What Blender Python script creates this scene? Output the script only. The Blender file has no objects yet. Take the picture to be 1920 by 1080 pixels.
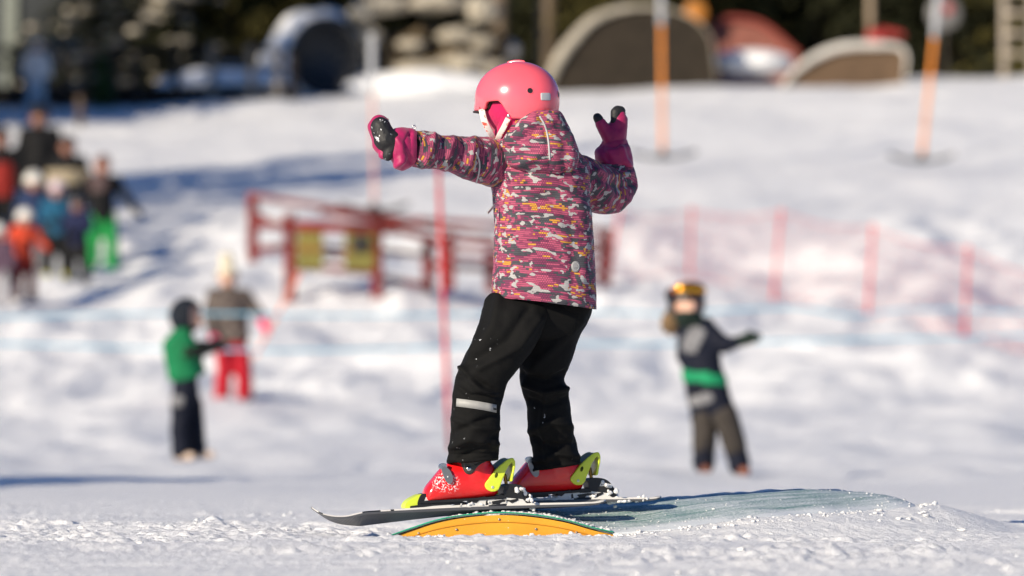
import bpy, math, random
import numpy as np
from mathutils import Vector, Matrix
random.seed(7); rng = np.random.default_rng(7)
sc = bpy.context.scene
R = math.radians
# ------------------------------------------------------------------ camera
F = 1920*200/36.0            # focal length in photo pixels
CAMZ = 0.29
PITCH = math.atan((802-540)/F)
cp, sp = math.cos(PITCH), math.sin(PITCH)
cam = bpy.data.cameras.new("camera"); camo = bpy.data.objects.new("camera", cam)
sc.collection.objects.link(camo); sc.camera = camo
camo.location = (0, 0, CAMZ); camo.rotation_euler = (math.pi/2+PITCH, 0, 0)
cam.lens = 200; cam.sensor_width = 36; cam.clip_start = 0.1; cam.clip_end = 3000
cam.dof.use_dof = True; cam.dof.focus_distance = 15.4; cam.dof.aperture_fstop = 3.6
D0 = 15.4
def W(px, py, y=D0):
    """point at distance y seen at photo pixel (px,py)"""
    X = (px-960)/F; Y = (540-py)/F
    dx, dy, dz = X, cp-Y*sp, sp+Y*cp
    s = y/dy
    return np.array([dx*s, y, CAMZ+dz*s])
def PJ(V):
    rel = V-np.array([0, 0, CAMZ])
    f = rel[:, 1]*cp+rel[:, 2]*sp; u = -rel[:, 1]*sp+rel[:, 2]*cp
    return np.stack([960+F*rel[:, 0]/f, 540-F*u/f], 1)
PX = D0/F                    # metres per photo pixel in the focus plane
# ------------------------------------------------------------------ noise
def _h(ix, iy, iz, seed):
    n = (ix.astype(np.int64)*374761393+iy.astype(np.int64)*668265263+iz.astype(np.int64)*2147483647+seed*974634) & 0xffffffff
    n = ((n ^ (n >> 13))*1274126177) & 0xffffffff
    n = ((n ^ (n >> 15))*2246822519) & 0xffffffff
    return ((n ^ (n >> 16)) & 0xffff)/32767.5-1
def vn(P, seed=0):
    P = np.asarray(P, float); i = np.floor(P).astype(np.int64); f = P-i; f = f*f*f*(f*(f*6-15)+10)
    r = 0
    for a in (0, 1):
        for b in (0, 1):
            for c in (0, 1):
                w = (f[:, 0] if a else 1-f[:, 0])*(f[:, 1] if b else 1-f[:, 1])*(f[:, 2] if c else 1-f[:, 2])
                r = r+w*_h(i[:, 0]+a, i[:, 1]+b, i[:, 2]+c, seed)
    return r
def fbm(P, o=4, seed=0):
    P = np.asarray(P, float); r = 0; a = 1; t = 0
    for k in range(o):
        r = r+a*vn(P*2**k+k*17.3, seed+k); t += a; a *= .5
    return r/t
def ss(a, b, x):
    t = np.clip((x-a)/(b-a), 0, 1); return t*t*(3-2*t)
# ------------------------------------------------------------------ objects
WL = {}
def tag(o, label, cat, group=None, kind=None):
    if label: o['label'] = label
    if cat: o['category'] = cat
    if group: o['group'] = group
    if kind: o['kind'] = kind
    return o
def root(name, loc, label, cat, group=None):
    o = bpy.data.objects.new(name, None); sc.collection.objects.link(o)
    o.empty_display_size = .05; o.location = tuple(loc); WL[o] = np.array(loc, float)
    return tag(o, label, cat, group)
def add(name, VF, mat, parent=None, smooth=True, base=None, uv=None):
    """one mesh object from world-space vertices"""
    V, Fc = VF[0], VF[1]
    if uv is None and len(VF) > 2: uv = VF[2]
    V = np.asarray(V, float)
    loc = WL[parent] if parent is not None else np.array(base if base is not None else (0, 0, 0), float)
    me = bpy.data.meshes.new(name)
    me.from_pydata((V-loc).tolist(), [], [tuple(int(i) for i in f) for f in Fc])
    if smooth: me.polygons.foreach_set('use_smooth', [True]*len(me.polygons))
    if uv is not None:
        ul = me.uv_layers.new(name='UVMap'); idx = np.empty(len(me.loops), np.int32); me.loops.foreach_get('vertex_index', idx)
        ul.data.foreach_set('uv', np.asarray(uv, np.float32)[idx].ravel())
    for m in (mat if isinstance(mat, (list, tuple)) else [mat]): me.materials.append(m)
    me.validate(); me.update()
    o = bpy.data.objects.new(name, me); sc.collection.objects.link(o); WL[o] = loc
    if parent is not None: o.parent = parent
    else: o.location = tuple(loc)
    return o
def join(*gs):
    Vs, Fs, n = [], [], 0
    for g in gs:
        Vs.append(np.asarray(g[0], float)); Fs += [tuple(i+n for i in f) for f in g[1]]; n += len(g[0])
    return np.concatenate(Vs), Fs
def cat(A, n):
    """Catmull-Rom through the rows of A"""
    A = np.asarray(A, float); k = len(A); t = np.linspace(0, k-1, n); i = np.clip(np.floor(t).astype(int), 0, k-2); f = (t-i)[:, None]
    p0 = A[np.clip(i-1, 0, k-1)]; p1 = A[i]; p2 = A[i+1]; p3 = A[np.clip(i+2, 0, k-1)]
    p0 = np.where((i == 0)[:, None], 2*p1-p2, p0); p3 = np.where((i == k-2)[:, None], 2*p2-p1, p3)
    return .5*((2*p1)+(p2-p0)*f+(2*p0-5*p1+4*p2-p3)*f*f+(3*p1-p0-3*p2+p3)*f**3)
def loft(S, nu=48, nv=60, caps=(True, True), start=math.pi/2, uvs=1.0):
    """S rows: centre(3), half-axis A(3), half-axis B(3), exponent"""
    S = cat(np.asarray(S, float), nv); th = start+np.linspace(0, 2*math.pi, nu+1)
    c, s = np.cos(th), np.sin(th); V = []
    for r in S:
        e = 2/r[9]; C = np.sign(c)*np.abs(c)**e; Sn = np.sign(s)*np.abs(s)**e
        V.append(r[0:3]+C[:, None]*r[3:6]+Sn[:, None]*r[6:9])
    V = np.concatenate(V); w = nu+1
    Fc = [(j*w+i, j*w+i+1, (j+1)*w+i+1, (j+1)*w+i) for j in range(nv-1) for i in range(nu)]
    rad = np.mean([np.linalg.norm(S[:, 3:6], axis=1), np.linalg.norm(S[:, 6:9], axis=1)])
    L = np.concatenate([[0], np.cumsum(np.linalg.norm(np.diff(S[:, 0:3], axis=0), axis=1))])
    uv = np.stack([np.tile(np.linspace(0, 2*math.pi*rad, w), nv), np.repeat(L, w)], 1)*uvs
    extra, eu = [], []
    for k, on in enumerate(caps):
        if on:
            j = 0 if k == 0 else nv-1; n = len(V)+len(extra); extra.append(S[j, 0:3]); eu.append(uv[j*w+w//2])
            for i in range(nu): Fc.append((n, j*w+i+1, j*w+i) if k == 0 else (n, j*w+i, j*w+i+1))
    if extra: V = np.concatenate([V, extra]); uv = np.concatenate([uv, eu])
    return V, Fc, uv
def hsec(L, Rr, y, hd, yoff=0, ex=2.3):
    """horizontal section between two photo points at distance D0+yoff with half depth hd"""
    a = W(L[0], L[1], D0+yoff); b = W(Rr[0], Rr[1], D0+yoff)
    return np.concatenate([(a+b)/2, (b-a)/2, [0, hd, 0], [ex]])
def tube(P, r, nu=24, nv=40, caps=(True, True), ex=2.0, flat=1.0, up=(0, 1, 0), start=math.pi/2, round_ends=False):
    """tube along points P, radii r (r or (ra,rb)); parallel frames"""
    P = [np.asarray(p, float) for p in P]; r = [x if isinstance(x, (tuple, list)) else (x, x*flat) for x in r]
    if round_ends:
        d0 = P[0]-P[1]; d0 /= np.linalg.norm(d0); d1 = P[-1]-P[-2]; d1 /= np.linalg.norm(d1)
        a, b = r[0], r[-1]
        P = [P[0]+d0*a[0]*.98, P[0]+d0*a[0]*.8, P[0]+d0*a[0]*.4]+P+[P[-1]+d1*b[0]*.4, P[-1]+d1*b[0]*.8, P[-1]+d1*b[0]*.98]
        r = [(a[0]*.15, a[1]*.15), (a[0]*.6, a[1]*.6), (a[0]*.92, a[1]*.92)]+r+[(b[0]*.92, b[1]*.92), (b[0]*.6, b[1]*.6), (b[0]*.15, b[1]*.15)]
    k = len(P); T = []
    for i in range(k):
        t = P[min(i+1, k-1)]-P[max(i-1, 0)]; T.append(t/np.linalg.norm(t))
    B = np.array(up, float); S = []
    for i in range(k):
        B = B-T[i]*B.dot(T[i]); n = np.linalg.norm(B)
        if n < 1e-6: B = np.cross(T[i], [.3, .2, .9]); n = np.linalg.norm(B)
        B = B/n; A = np.cross(T[i], B)
        S.append(np.concatenate([P[i], A*r[i][0], B*r[i][1], [ex]]))
    return loft(S, nu, nv, caps, start)
def cap(p0, p1, r0, r1, nu=14):
    p0 = np.asarray(p0, float); p1 = np.asarray(p1, float)
    if np.linalg.norm(p1-p0) < 1e-6: p1 = p0+np.array([0, 0, 1e-3])
    g = tube([p0, p1], [r0, r1], nu, 22, round_ends=True); return g[0], g[1]
def ell(c, ax, n=24, m=16, rot=None):
    ph = np.linspace(0, math.pi, m+1)[1:-1]; th = np.linspace(0, 2*math.pi, n, endpoint=False)
    V = [[0, 0, 1]]+[[math.sin(p)*math.cos(t), math.sin(p)*math.sin(t), math.cos(p)] for p in ph for t in th]+[[0, 0, -1]]
    V = np.array(V)*np.array(ax)
    if rot is not None: V = V@np.array(rot).T
    V = V+np.array(c); Fc = []; k = len(ph)
    for i in range(n): Fc.append((0, 1+i, 1+(i+1) % n))
    for j in range(k-1):
        for i in range(n): a = 1+j*n; Fc.append((a+i, a+n+i, a+n+(i+1) % n, a+(i+1) % n))
    e = len(V)-1; a = 1+(k-1)*n
    for i in range(n): Fc.append((e, a+(i+1) % n, a+i))
    return V, Fc
def box(c, h, M=None, bev=0.0):
    """box, half sizes h, orientation columns M, chamfered edges"""
    h = np.array(h, float); b = min(bev, h.min()*.9); V, Fc = [], []
    if b <= 0:
        V = [[x, y, z] for x in (-1, 1) for y in (-1, 1) for z in (-1, 1)]; V = np.array(V)*h
        Fc = [(0, 1, 3, 2), (4, 6, 7, 5), (0, 4, 5, 1), (2, 3, 7, 6), (0, 2, 6, 4), (1, 5, 7, 3)]
    else:
        idx = {}
        for sx in (-1, 1):
            for sy in (-1, 1):
                for sz in (-1, 1):
                    for a in range(3):
                        p = np.array([sx, sy, sz])*(h-b); p[a] = (sx, sy, sz)[a]*h[a]; idx[(sx, sy, sz, a)] = len(V); V.append(p)
        V = np.array(V)
        q = [(-1, -1), (1, -1), (1, 1), (-1, 1)]
        for a in range(3):
            o = [k for k in range(3) if k != a]
            for s in (-1, 1):
                f = []
                for u, v in q:
                    k = [0, 0, 0]; k[a] = s; k[o[0]] = u; k[o[1]] = v; f.append(idx[tuple(k)+(a,)])
                Fc.append(tuple(f))
            for u, v in q:
                f = []
                for s in (-1, 1):
                    k = [0, 0, 0]; k[a] = s; k[o[0]] = u; k[o[1]] = v
                    pr = [idx[tuple(k)+(o[0],)], idx[tuple(k)+(o[1],)]]; f += pr if s < 0 else pr[::-1]
                Fc.append(tuple(f))
        for sx in (-1, 1):
            for sy in (-1, 1):
                for sz in (-1, 1): Fc.append(tuple(idx[(sx, sy, sz, a)] for a in range(3)))
    if M is not None: V = V@np.array(M, float).T
    return V+np.array(c, float), Fc
def beam(p0, p1, w, t, bev=.004, up=(0, 0, 1)):
    p0 = np.asarray(p0, float); p1 = np.asarray(p1, float); d = p1-p0; L = np.linalg.norm(d); d /= L
    u = np.array(up, float); u = u-d*u.dot(d)
    if np.linalg.norm(u) < 1e-3: u = np.array([0, 1., 0]); u = u-d*u.dot(d)
    u /= np.linalg.norm(u); v = np.cross(d, u)
    return box((p0+p1)/2, (L/2, t/2, w/2), np.stack([d, v, u], 1), bev)
def prism(poly, origin, ex, ez, ey, thick):
    """polygon (x,z) in the frame ex,ez, extruded along ey by +-thick/2"""
    poly = np.array(poly, float); n = len(poly); ex, ey, ez = map(np.asarray, (ex, ey, ez))
    a = origin+poly[:, :1]*ex+poly[:, 1:]*ez
    V = np.concatenate([a-ey*thick/2, a+ey*thick/2])
    Fc = [tuple(range(n)), tuple(range(2*n-1, n-1, -1))]+[(i, n+i, n+(i+1) % n, (i+1) % n) for i in range(n)]
    return V, Fc
def _closed(P, n):
    P = np.asarray(P, float)
    k = len(P); out = []
    for i in range(k):
        p0, p1, p2, p3 = P[i-1], P[i], P[(i+1) % k], P[(i+2) % k]
        for t in np.linspace(0, 1, n, endpoint=False):
            out.append(.5*(2*p1+(p2-p0)*t+(2*p0-5*p1+4*p2-p3)*t*t+(3*p1-p0-3*p2+p3)*t**3))
    return np.array(out)
def normals(V, Fc):
    N = np.zeros_like(V)
    q = np.array([f if len(f) == 4 else (f[0], f[1], f[2], f[2]) for f in Fc if len(f) in (3, 4)])
    n = np.cross(V[q[:, 2]]-V[q[:, 0]], V[q[:, 3]]-V[q[:, 1]]); t = q[:, 2] == q[:, 3]
    n[t] = np.cross(V[q[t, 1]]-V[q[t, 0]], V[q[t, 2]]-V[q[t, 0]])
    for k in range(4): np.add.at(N, q[:, k], n)
    return N/np.maximum(np.linalg.norm(N, axis=1), 1e-12)[:, None]
def fuse(gs, voxel, it=6, fac=.5):
    V, Fc = join(*gs)
    me = bpy.data.meshes.new('tmp'); me.from_pydata(V.tolist(), [], Fc); o = bpy.data.objects.new('tmp', me); sc.collection.objects.link(o)
    m = o.modifiers.new('r', 'REMESH'); m.mode = 'VOXEL'; m.voxel_size = voxel
    if it: s = o.modifiers.new('s', 'SMOOTH'); s.factor = fac; s.iterations = it
    dg = bpy.context.evaluated_depsgraph_get(); e = o.evaluated_get(dg); m2 = e.to_mesh()
    V = np.empty(len(m2.vertices)*3); m2.vertices.foreach_get('co', V); V = V.reshape(-1, 3).copy()
    Fc = [tuple(p.vertices) for p in m2.polygons]; e.to_mesh_clear(); bpy.data.objects.remove(o); bpy.data.meshes.remove(me)
    return V, Fc
def segd(P, pts):
    best = np.full(len(P), 1e9); pts = np.asarray(pts, float)
    for a, b in zip(pts[:-1], pts[1:]):
        d = b-a; t = np.clip(((P-a)@d)/(d@d), 0, 1); best = np.minimum(best, np.linalg.norm(P-(a+t[:, None]*d), axis=1))
    return best
def folds(V, Fc, L, flip=1):
    """cloth folds: list of (photo polyline, width px, height mm)"""
    N = normals(V, Fc)*flip; p = PJ(V); m = np.clip(-N[:, 1]*1.6+.15, 0, 1)
    h = np.zeros(len(V))
    for pts, w, a in L: h += 1.6*a*1e-3*np.exp(-(segd(p, pts)/w)**2)
    return V+N*(h*m)[:, None]
def rough(V, Fc, amp, scale, seed=0, o=3, st=(1, 1, 1)):
    N = normals(V, Fc); return V+N*(fbm(V*np.array(st)*scale, o, seed)*amp)[:, None]
# ------------------------------------------------------------------ materials
MC = {}
def newmat(name):
    m = bpy.data.materials.new(name); m.use_nodes = True; nt = m.node_tree
    return m, nt, nt.nodes['Principled BSDF']
def nd(nt, t, **k):
    n = nt.nodes.new(t)
    for a, b in k.items():
        if a in n.inputs.keys(): n.inputs[a].default_value = b
        else: setattr(n, a, b)
    return n
def lk(nt, a, ao, b, bi): nt.links.new(a.outputs[ao], b.inputs[bi])
def mat(name, col, rough=.6, metal=0, var=.25, vs=12, bump=.15, bs=60, coat=0, sheen=0, emit=0):
    """plain procedural material: noise varied colour and bump"""
    key = (name,)
    if key in MC: return MC[key]
    m, nt, b = newmat(name); MC[key] = m
    b.inputs['Roughness'].default_value = rough; b.inputs['Metallic'].default_value = metal
    b.inputs['Coat Weight'].default_value = coat; b.inputs['Coat Roughness'].default_value = .08
    b.inputs['Sheen Weight'].default_value = sheen
    if rough >= .7: b.inputs['Specular IOR Level'].default_value = .22
    tc = nd(nt, 'ShaderNodeTexCoord'); n1 = nd(nt, 'ShaderNodeTexNoise'); n1.inputs['Scale'].default_value = vs; n1.inputs['Detail'].default_value = 5
    lk(nt, tc, 'Object', n1, 'Vector')
    rp = nd(nt, 'ShaderNodeValToRGB'); c = np.array(col)
    rp.color_ramp.elements[0].position = .3; rp.color_ramp.elements[0].color = (*np.clip(c*(1-var), 0, 1), 1)
    rp.color_ramp.elements[1].position = .7; rp.color_ramp.elements[1].color = (*np.clip(c*(1+var), 0, 1), 1)
    lk(nt, n1, 'Fac', rp, 'Fac'); lk(nt, rp, 'Color', b, 'Base Color')
    if bump:
        n2 = nd(nt, 'ShaderNodeTexNoise'); n2.inputs['Scale'].default_value = bs; n2.inputs['Detail'].default_value = 6; lk(nt, tc, 'Object', n2, 'Vector')
        bp = nd(nt, 'ShaderNodeBump'); bp.inputs['Strength'].default_value = bump; bp.inputs['Distance'].default_value = .01
        lk(nt, n2, 'Fac', bp, 'Height'); lk(nt, bp, 'Normal', b, 'Normal')
    return m
def math_(nt, op, a, b=None, clamp=False):
    n = nt.nodes.new('ShaderNodeMath'); n.operation = op; n.use_clamp = clamp
    for i, x in enumerate((a, b)):
        if x is None: continue
        if isinstance(x, (int, float)): n.inputs[i].default_value = x
        else: nt.links.new(x, n.inputs[i])
    return n.outputs[0]
def mixc(nt, f, a, b):
    n = nt.nodes.new('ShaderNodeMix'); n.data_type = 'RGBA'
    for s, x in ((n.inputs[0], f), (n.inputs[6], a), (n.inputs[7], b)):
        if isinstance(x, (int, float)): s.default_value = x
        elif isinstance(x, tuple): s.default_value = (*x, 1)
        else: nt.links.new(x, s)
    return n.outputs[2]
def snow_mat():
    m, nt, b = newmat('snow'); tc = nd(nt, 'ShaderNodeTexCoord')
    b.inputs['Roughness'].default_value = .55; b.inputs['Specular IOR Level'].default_value = .3
    n1 = nd(nt, 'ShaderNodeTexNoise'); n1.inputs['Scale'].default_value = 1.3; n1.inputs['Detail'].default_value = 6; lk(nt, tc, 'Object', n1, 'Vector')
    c = mixc(nt, n1.outputs['Fac'], (.88, .89, .905), (.94, .94, .94)); nt.links.new(c, b.inputs['Base Color'])
    n2 = nd(nt, 'ShaderNodeTexNoise'); n2.inputs['Scale'].default_value = 55; n2.inputs['Detail'].default_value = 8; n2.inputs['Roughness'].default_value = .7; lk(nt, tc, 'Object', n2, 'Vector')
    n3 = nd(nt, 'ShaderNodeTexNoise'); n3.inputs['Scale'].default_value = 400; n3.inputs['Detail'].default_value = 3; lk(nt, tc, 'Object', n3, 'Vector')
    s = math_(nt, 'ADD', n2.outputs['Fac'], math_(nt, 'MULTIPLY', n3.outputs['Fac'], .25))
    bp = nd(nt, 'ShaderNodeBump'); bp.inputs['Strength'].default_value = .7; bp.inputs['Distance'].default_value = .016
    nt.links.new(s, bp.inputs['Height']); lk(nt, bp, 'Normal', b, 'Normal')
    return m
SNOW = snow_mat()
def jacket_mat():
    m, nt, b = newmat('patterned_jacket_cloth'); b.inputs['Roughness'].default_value = .75; b.inputs['Sheen Weight'].default_value = .08
    uvn = nd(nt, 'ShaderNodeUVMap'); sep = nd(nt, 'ShaderNodeSeparateXYZ'); lk(nt, uvn, 'UV', sep, 0)
    U, Vv = sep.outputs[0], sep.outputs[1]; RH, CW = .0052, .0028
    # slight waviness of the rows
    wv = nd(nt, 'ShaderNodeTexNoise'); wv.inputs['Scale'].default_value = 9; lk(nt, uvn, 'UV', wv, 'Vector')
    V2 = math_(nt, 'ADD', Vv, math_(nt, 'MULTIPLY', math_(nt, 'SUBTRACT', wv.outputs['Fac'], .5), .02))
    row = math_(nt, 'FLOOR', math_(nt, 'DIVIDE', V2, RH)); cellu = math_(nt, 'FLOOR', math_(nt, 'DIVIDE', U, CW))
    def nz(su, sv, seed, det=2, rw=row):
        cb = nd(nt, 'ShaderNodeCombineXYZ'); nt.links.new(math_(nt, 'MULTIPLY', U, su), cb.inputs[0]); nt.links.new(math_(nt, 'MULTIPLY', rw, sv*RH), cb.inputs[1]); cb.inputs[2].default_value = seed
        n = nd(nt, 'ShaderNodeTexNoise'); n.inputs['Scale'].default_value = 1; n.inputs['Detail'].default_value = det; lk(nt, cb, 0, n, 'Vector'); return n.outputs['Fac']
    a = nz(15, 68, 3.3); r = nd(nt, 'ShaderNodeValToRGB'); nt.links.new(a, r.inputs[0]); cr = r.color_ramp; cr.interpolation = 'CONSTANT'
    cols = [(0, (.055, .056, .07)), (.40, (.22, .022, .09)), (.46, (.52, .08, .17)), (.56, (.35, .04, .12)), (.612, (.74, .33, .03)), (.675, (.42, .06, .145))]
    for i, (p, c) in enumerate(cols):
        e = cr.elements[i] if i < 2 else cr.elements.new(p)
        e.position = p; e.color = (*c, 1)
    rowc = math_(nt, 'DIVIDE', V2, RH); w = nz(40, 54, 9.1, 2.5, rowc); wm = math_(nt, 'GREATER_THAN', w, .598); w2 = nz(36, 72, 21.7, 1.5); gm = math_(nt, 'GREATER_THAN', w2, .60)
    col = mixc(nt, gm, r.outputs[0], (.065, .067, .08)); col = mixc(nt, wm, col, (.44, .43, .42))
    # knit cells
    fu = math_(nt, 'FRACT', math_(nt, 'ADD', math_(nt, 'DIVIDE', U, CW), math_(nt, 'MULTIPLY', math_(nt, 'MODULO', row, 2), .5))); fv = math_(nt, 'FRACT', math_(nt, 'DIVIDE', V2, RH))
    du = math_(nt, 'ABSOLUTE', math_(nt, 'SUBTRACT', fu, .5)); dv = math_(nt, 'ABSOLUTE', math_(nt, 'SUBTRACT', fv, .5))
    e1 = nd(nt, 'ShaderNodeMapRange'); e1.inputs[1].default_value = .30; e1.inputs[2].default_value = .45; e1.inputs[3].default_value = 1; e1.inputs[4].default_value = 0; nt.links.new(du, e1.inputs[0])
    e2 = nd(nt, 'ShaderNodeMapRange'); e2.inputs[1].default_value = .27; e2.inputs[2].default_value = .43; e2.inputs[3].default_value = 1; e2.inputs[4].default_value = 0; nt.links.new(dv, e2.inputs[0])
    cell = math_(nt, 'MULTIPLY', e1.outputs[0], e2.outputs[0])
    dark = mixc(nt, .78, col, (.025, .02, .028))
    cellw = math_(nt, 'MAXIMUM', cell, math_(nt, 'MULTIPLY', wm, .7))
    fin = mixc(nt, cellw, dark, col); nt.links.new(fin, b.inputs['Base Color'])
    n2 = nd(nt, 'ShaderNodeTexNoise'); n2.inputs['Scale'].default_value = 26; n2.inputs['Detail'].default_value = 4; lk(nt, uvn, 'UV', n2, 'Vector')
    hgt = math_(nt, 'ADD', math_(nt, 'MULTIPLY', cell, .05), n2.outputs['Fac'])
    bp = nd(nt, 'ShaderNodeBump'); bp.inputs['Strength'].default_value = .35; bp.inputs['Distance'].default_value = .02; nt.links.new(hgt, bp.inputs['Height']); lk(nt, bp, 'Normal', b, 'Normal')
    return m
JACKET = jacket_mat()
def specked(name, col, speck, scale, thr, rough=.7, box_=None, bump=.25, bs=40, coat=0, soft=.03):
    """cloth or plastic with small irregular specks (snow, print) on it, optionally only within a world-space box"""
    m, nt, b = newmat(name); b.inputs['Roughness'].default_value = rough; b.inputs['Coat Weight'].default_value = coat; b.inputs['Coat Roughness'].default_value = .06
    if rough > .8: b.inputs['Specular IOR Level'].default_value = .2
    tc = nd(nt, 'ShaderNodeTexCoord'); geo = nd(nt, 'ShaderNodeNewGeometry')
    n = nd(nt, 'ShaderNodeTexNoise'); n.inputs['Scale'].default_value = scale; n.inputs['Detail'].default_value = 4; n.inputs['Roughness'].default_value = .6; lk(nt, geo, 'Position', n, 'Vector')
    mr = nd(nt, 'ShaderNodeMapRange'); mr.inputs[1].default_value = thr; mr.inputs[2].default_value = thr+soft; nt.links.new(n.outputs['Fac'], mr.inputs[0]); f = mr.outputs[0]
    if box_ is not None:   # list of (centre, radius): specks lie in these patches
        tot = None
        for c, rr in box_:
            d = nd(nt, 'ShaderNodeVectorMath'); d.operation = 'DISTANCE'; lk(nt, geo, 'Position', d, 0); d.inputs[1].default_value = tuple(c)
            k = nd(nt, 'ShaderNodeMapRange'); k.inputs[1].default_value = rr*.6; k.inputs[2].default_value = rr; k.inputs[3].default_value = 1; k.inputs[4].default_value = 0; nt.links.new(d.outputs['Value'], k.inputs[0])
            tot = k.outputs[0] if tot is None else math_(nt, 'MAXIMUM', tot, k.outputs[0])
        f = math_(nt, 'MULTIPLY', f, tot)
    nv = nd(nt, 'ShaderNodeTexNoise'); nv.inputs['Scale'].default_value = 9; lk(nt, tc, 'Object', nv, 'Vector')
    base = mixc(nt, nv.outputs['Fac'], tuple(np.array(col)*.8), tuple(np.array(col)*1.2))
    nt.links.new(mixc(nt, f, base, speck), b.inputs['Base Color'])
    n2 = nd(nt, 'ShaderNodeTexNoise'); n2.inputs['Scale'].default_value = bs; n2.inputs['Detail'].default_value = 5; lk(nt, tc, 'Object', n2, 'Vector')
    bp = nd(nt, 'ShaderNodeBump'); bp.inputs['Strength'].default_value = bump; bp.inputs['Distance'].default_value = .01; lk(nt, n2, 'Fac', bp, 'Height'); lk(nt, bp, 'Normal', b, 'Normal')
    return m
# ------------------------------------------------------------------ carpet of the ski box (needed by the terrain)
CAMH = CAMZ
near = [(730,1004,15.30),(770,990,15.31),(820,974,15.32),(870,965,15.335),(935,960,15.35),(1000,964,15.37),(1060,974,15.39),(1110,988,15.41),
        (1150,997,15.43),(1220,995,15.46),(1300,988,15.50),(1420,971,15.60),(1560,963,15.75),(1640,958,15.85),(1715,951,15.95),(1722,950.5,16.05),(1728,951,16.2)]
Pn = np.array([W(*p) for p in near])
farz = [-.03,-.01,.012,.034,.05,.066,.073,.079,.083,.084,.087,.097,.11,.115,.108]
Pf = [Pn[i]+np.array([-.19*float(ss(2, 8, i))-.0, .33, 0]) for i in range(15)]
for i, z in enumerate(farz): Pf[i][2] = z
Pf += [W(1665,934,16.33), W(1715,947,16.4)]
Pf = np.array(Pf)
NS, NT = 260, 60
Cn, Cf = cat(Pn, NS), cat(Pf, NS)
tt = np.linspace(0, 1, NT)
CP = Cn[:, None, :]*(1-tt)[None, :, None]+Cf[:, None, :]*tt[None, :, None]
ssq = np.linspace(0, 16, NS)
CP[:, :, 2] += .013*np.sin(math.pi*tt)[None, :]*ss(9, 12, ssq)[:, None]*ss(16.2, 14, ssq)[:, None]
rs = (ssq[:, None] >= 8) | (tt[None, :] > .5)
RAISE = CP[rs][::4]
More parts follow.
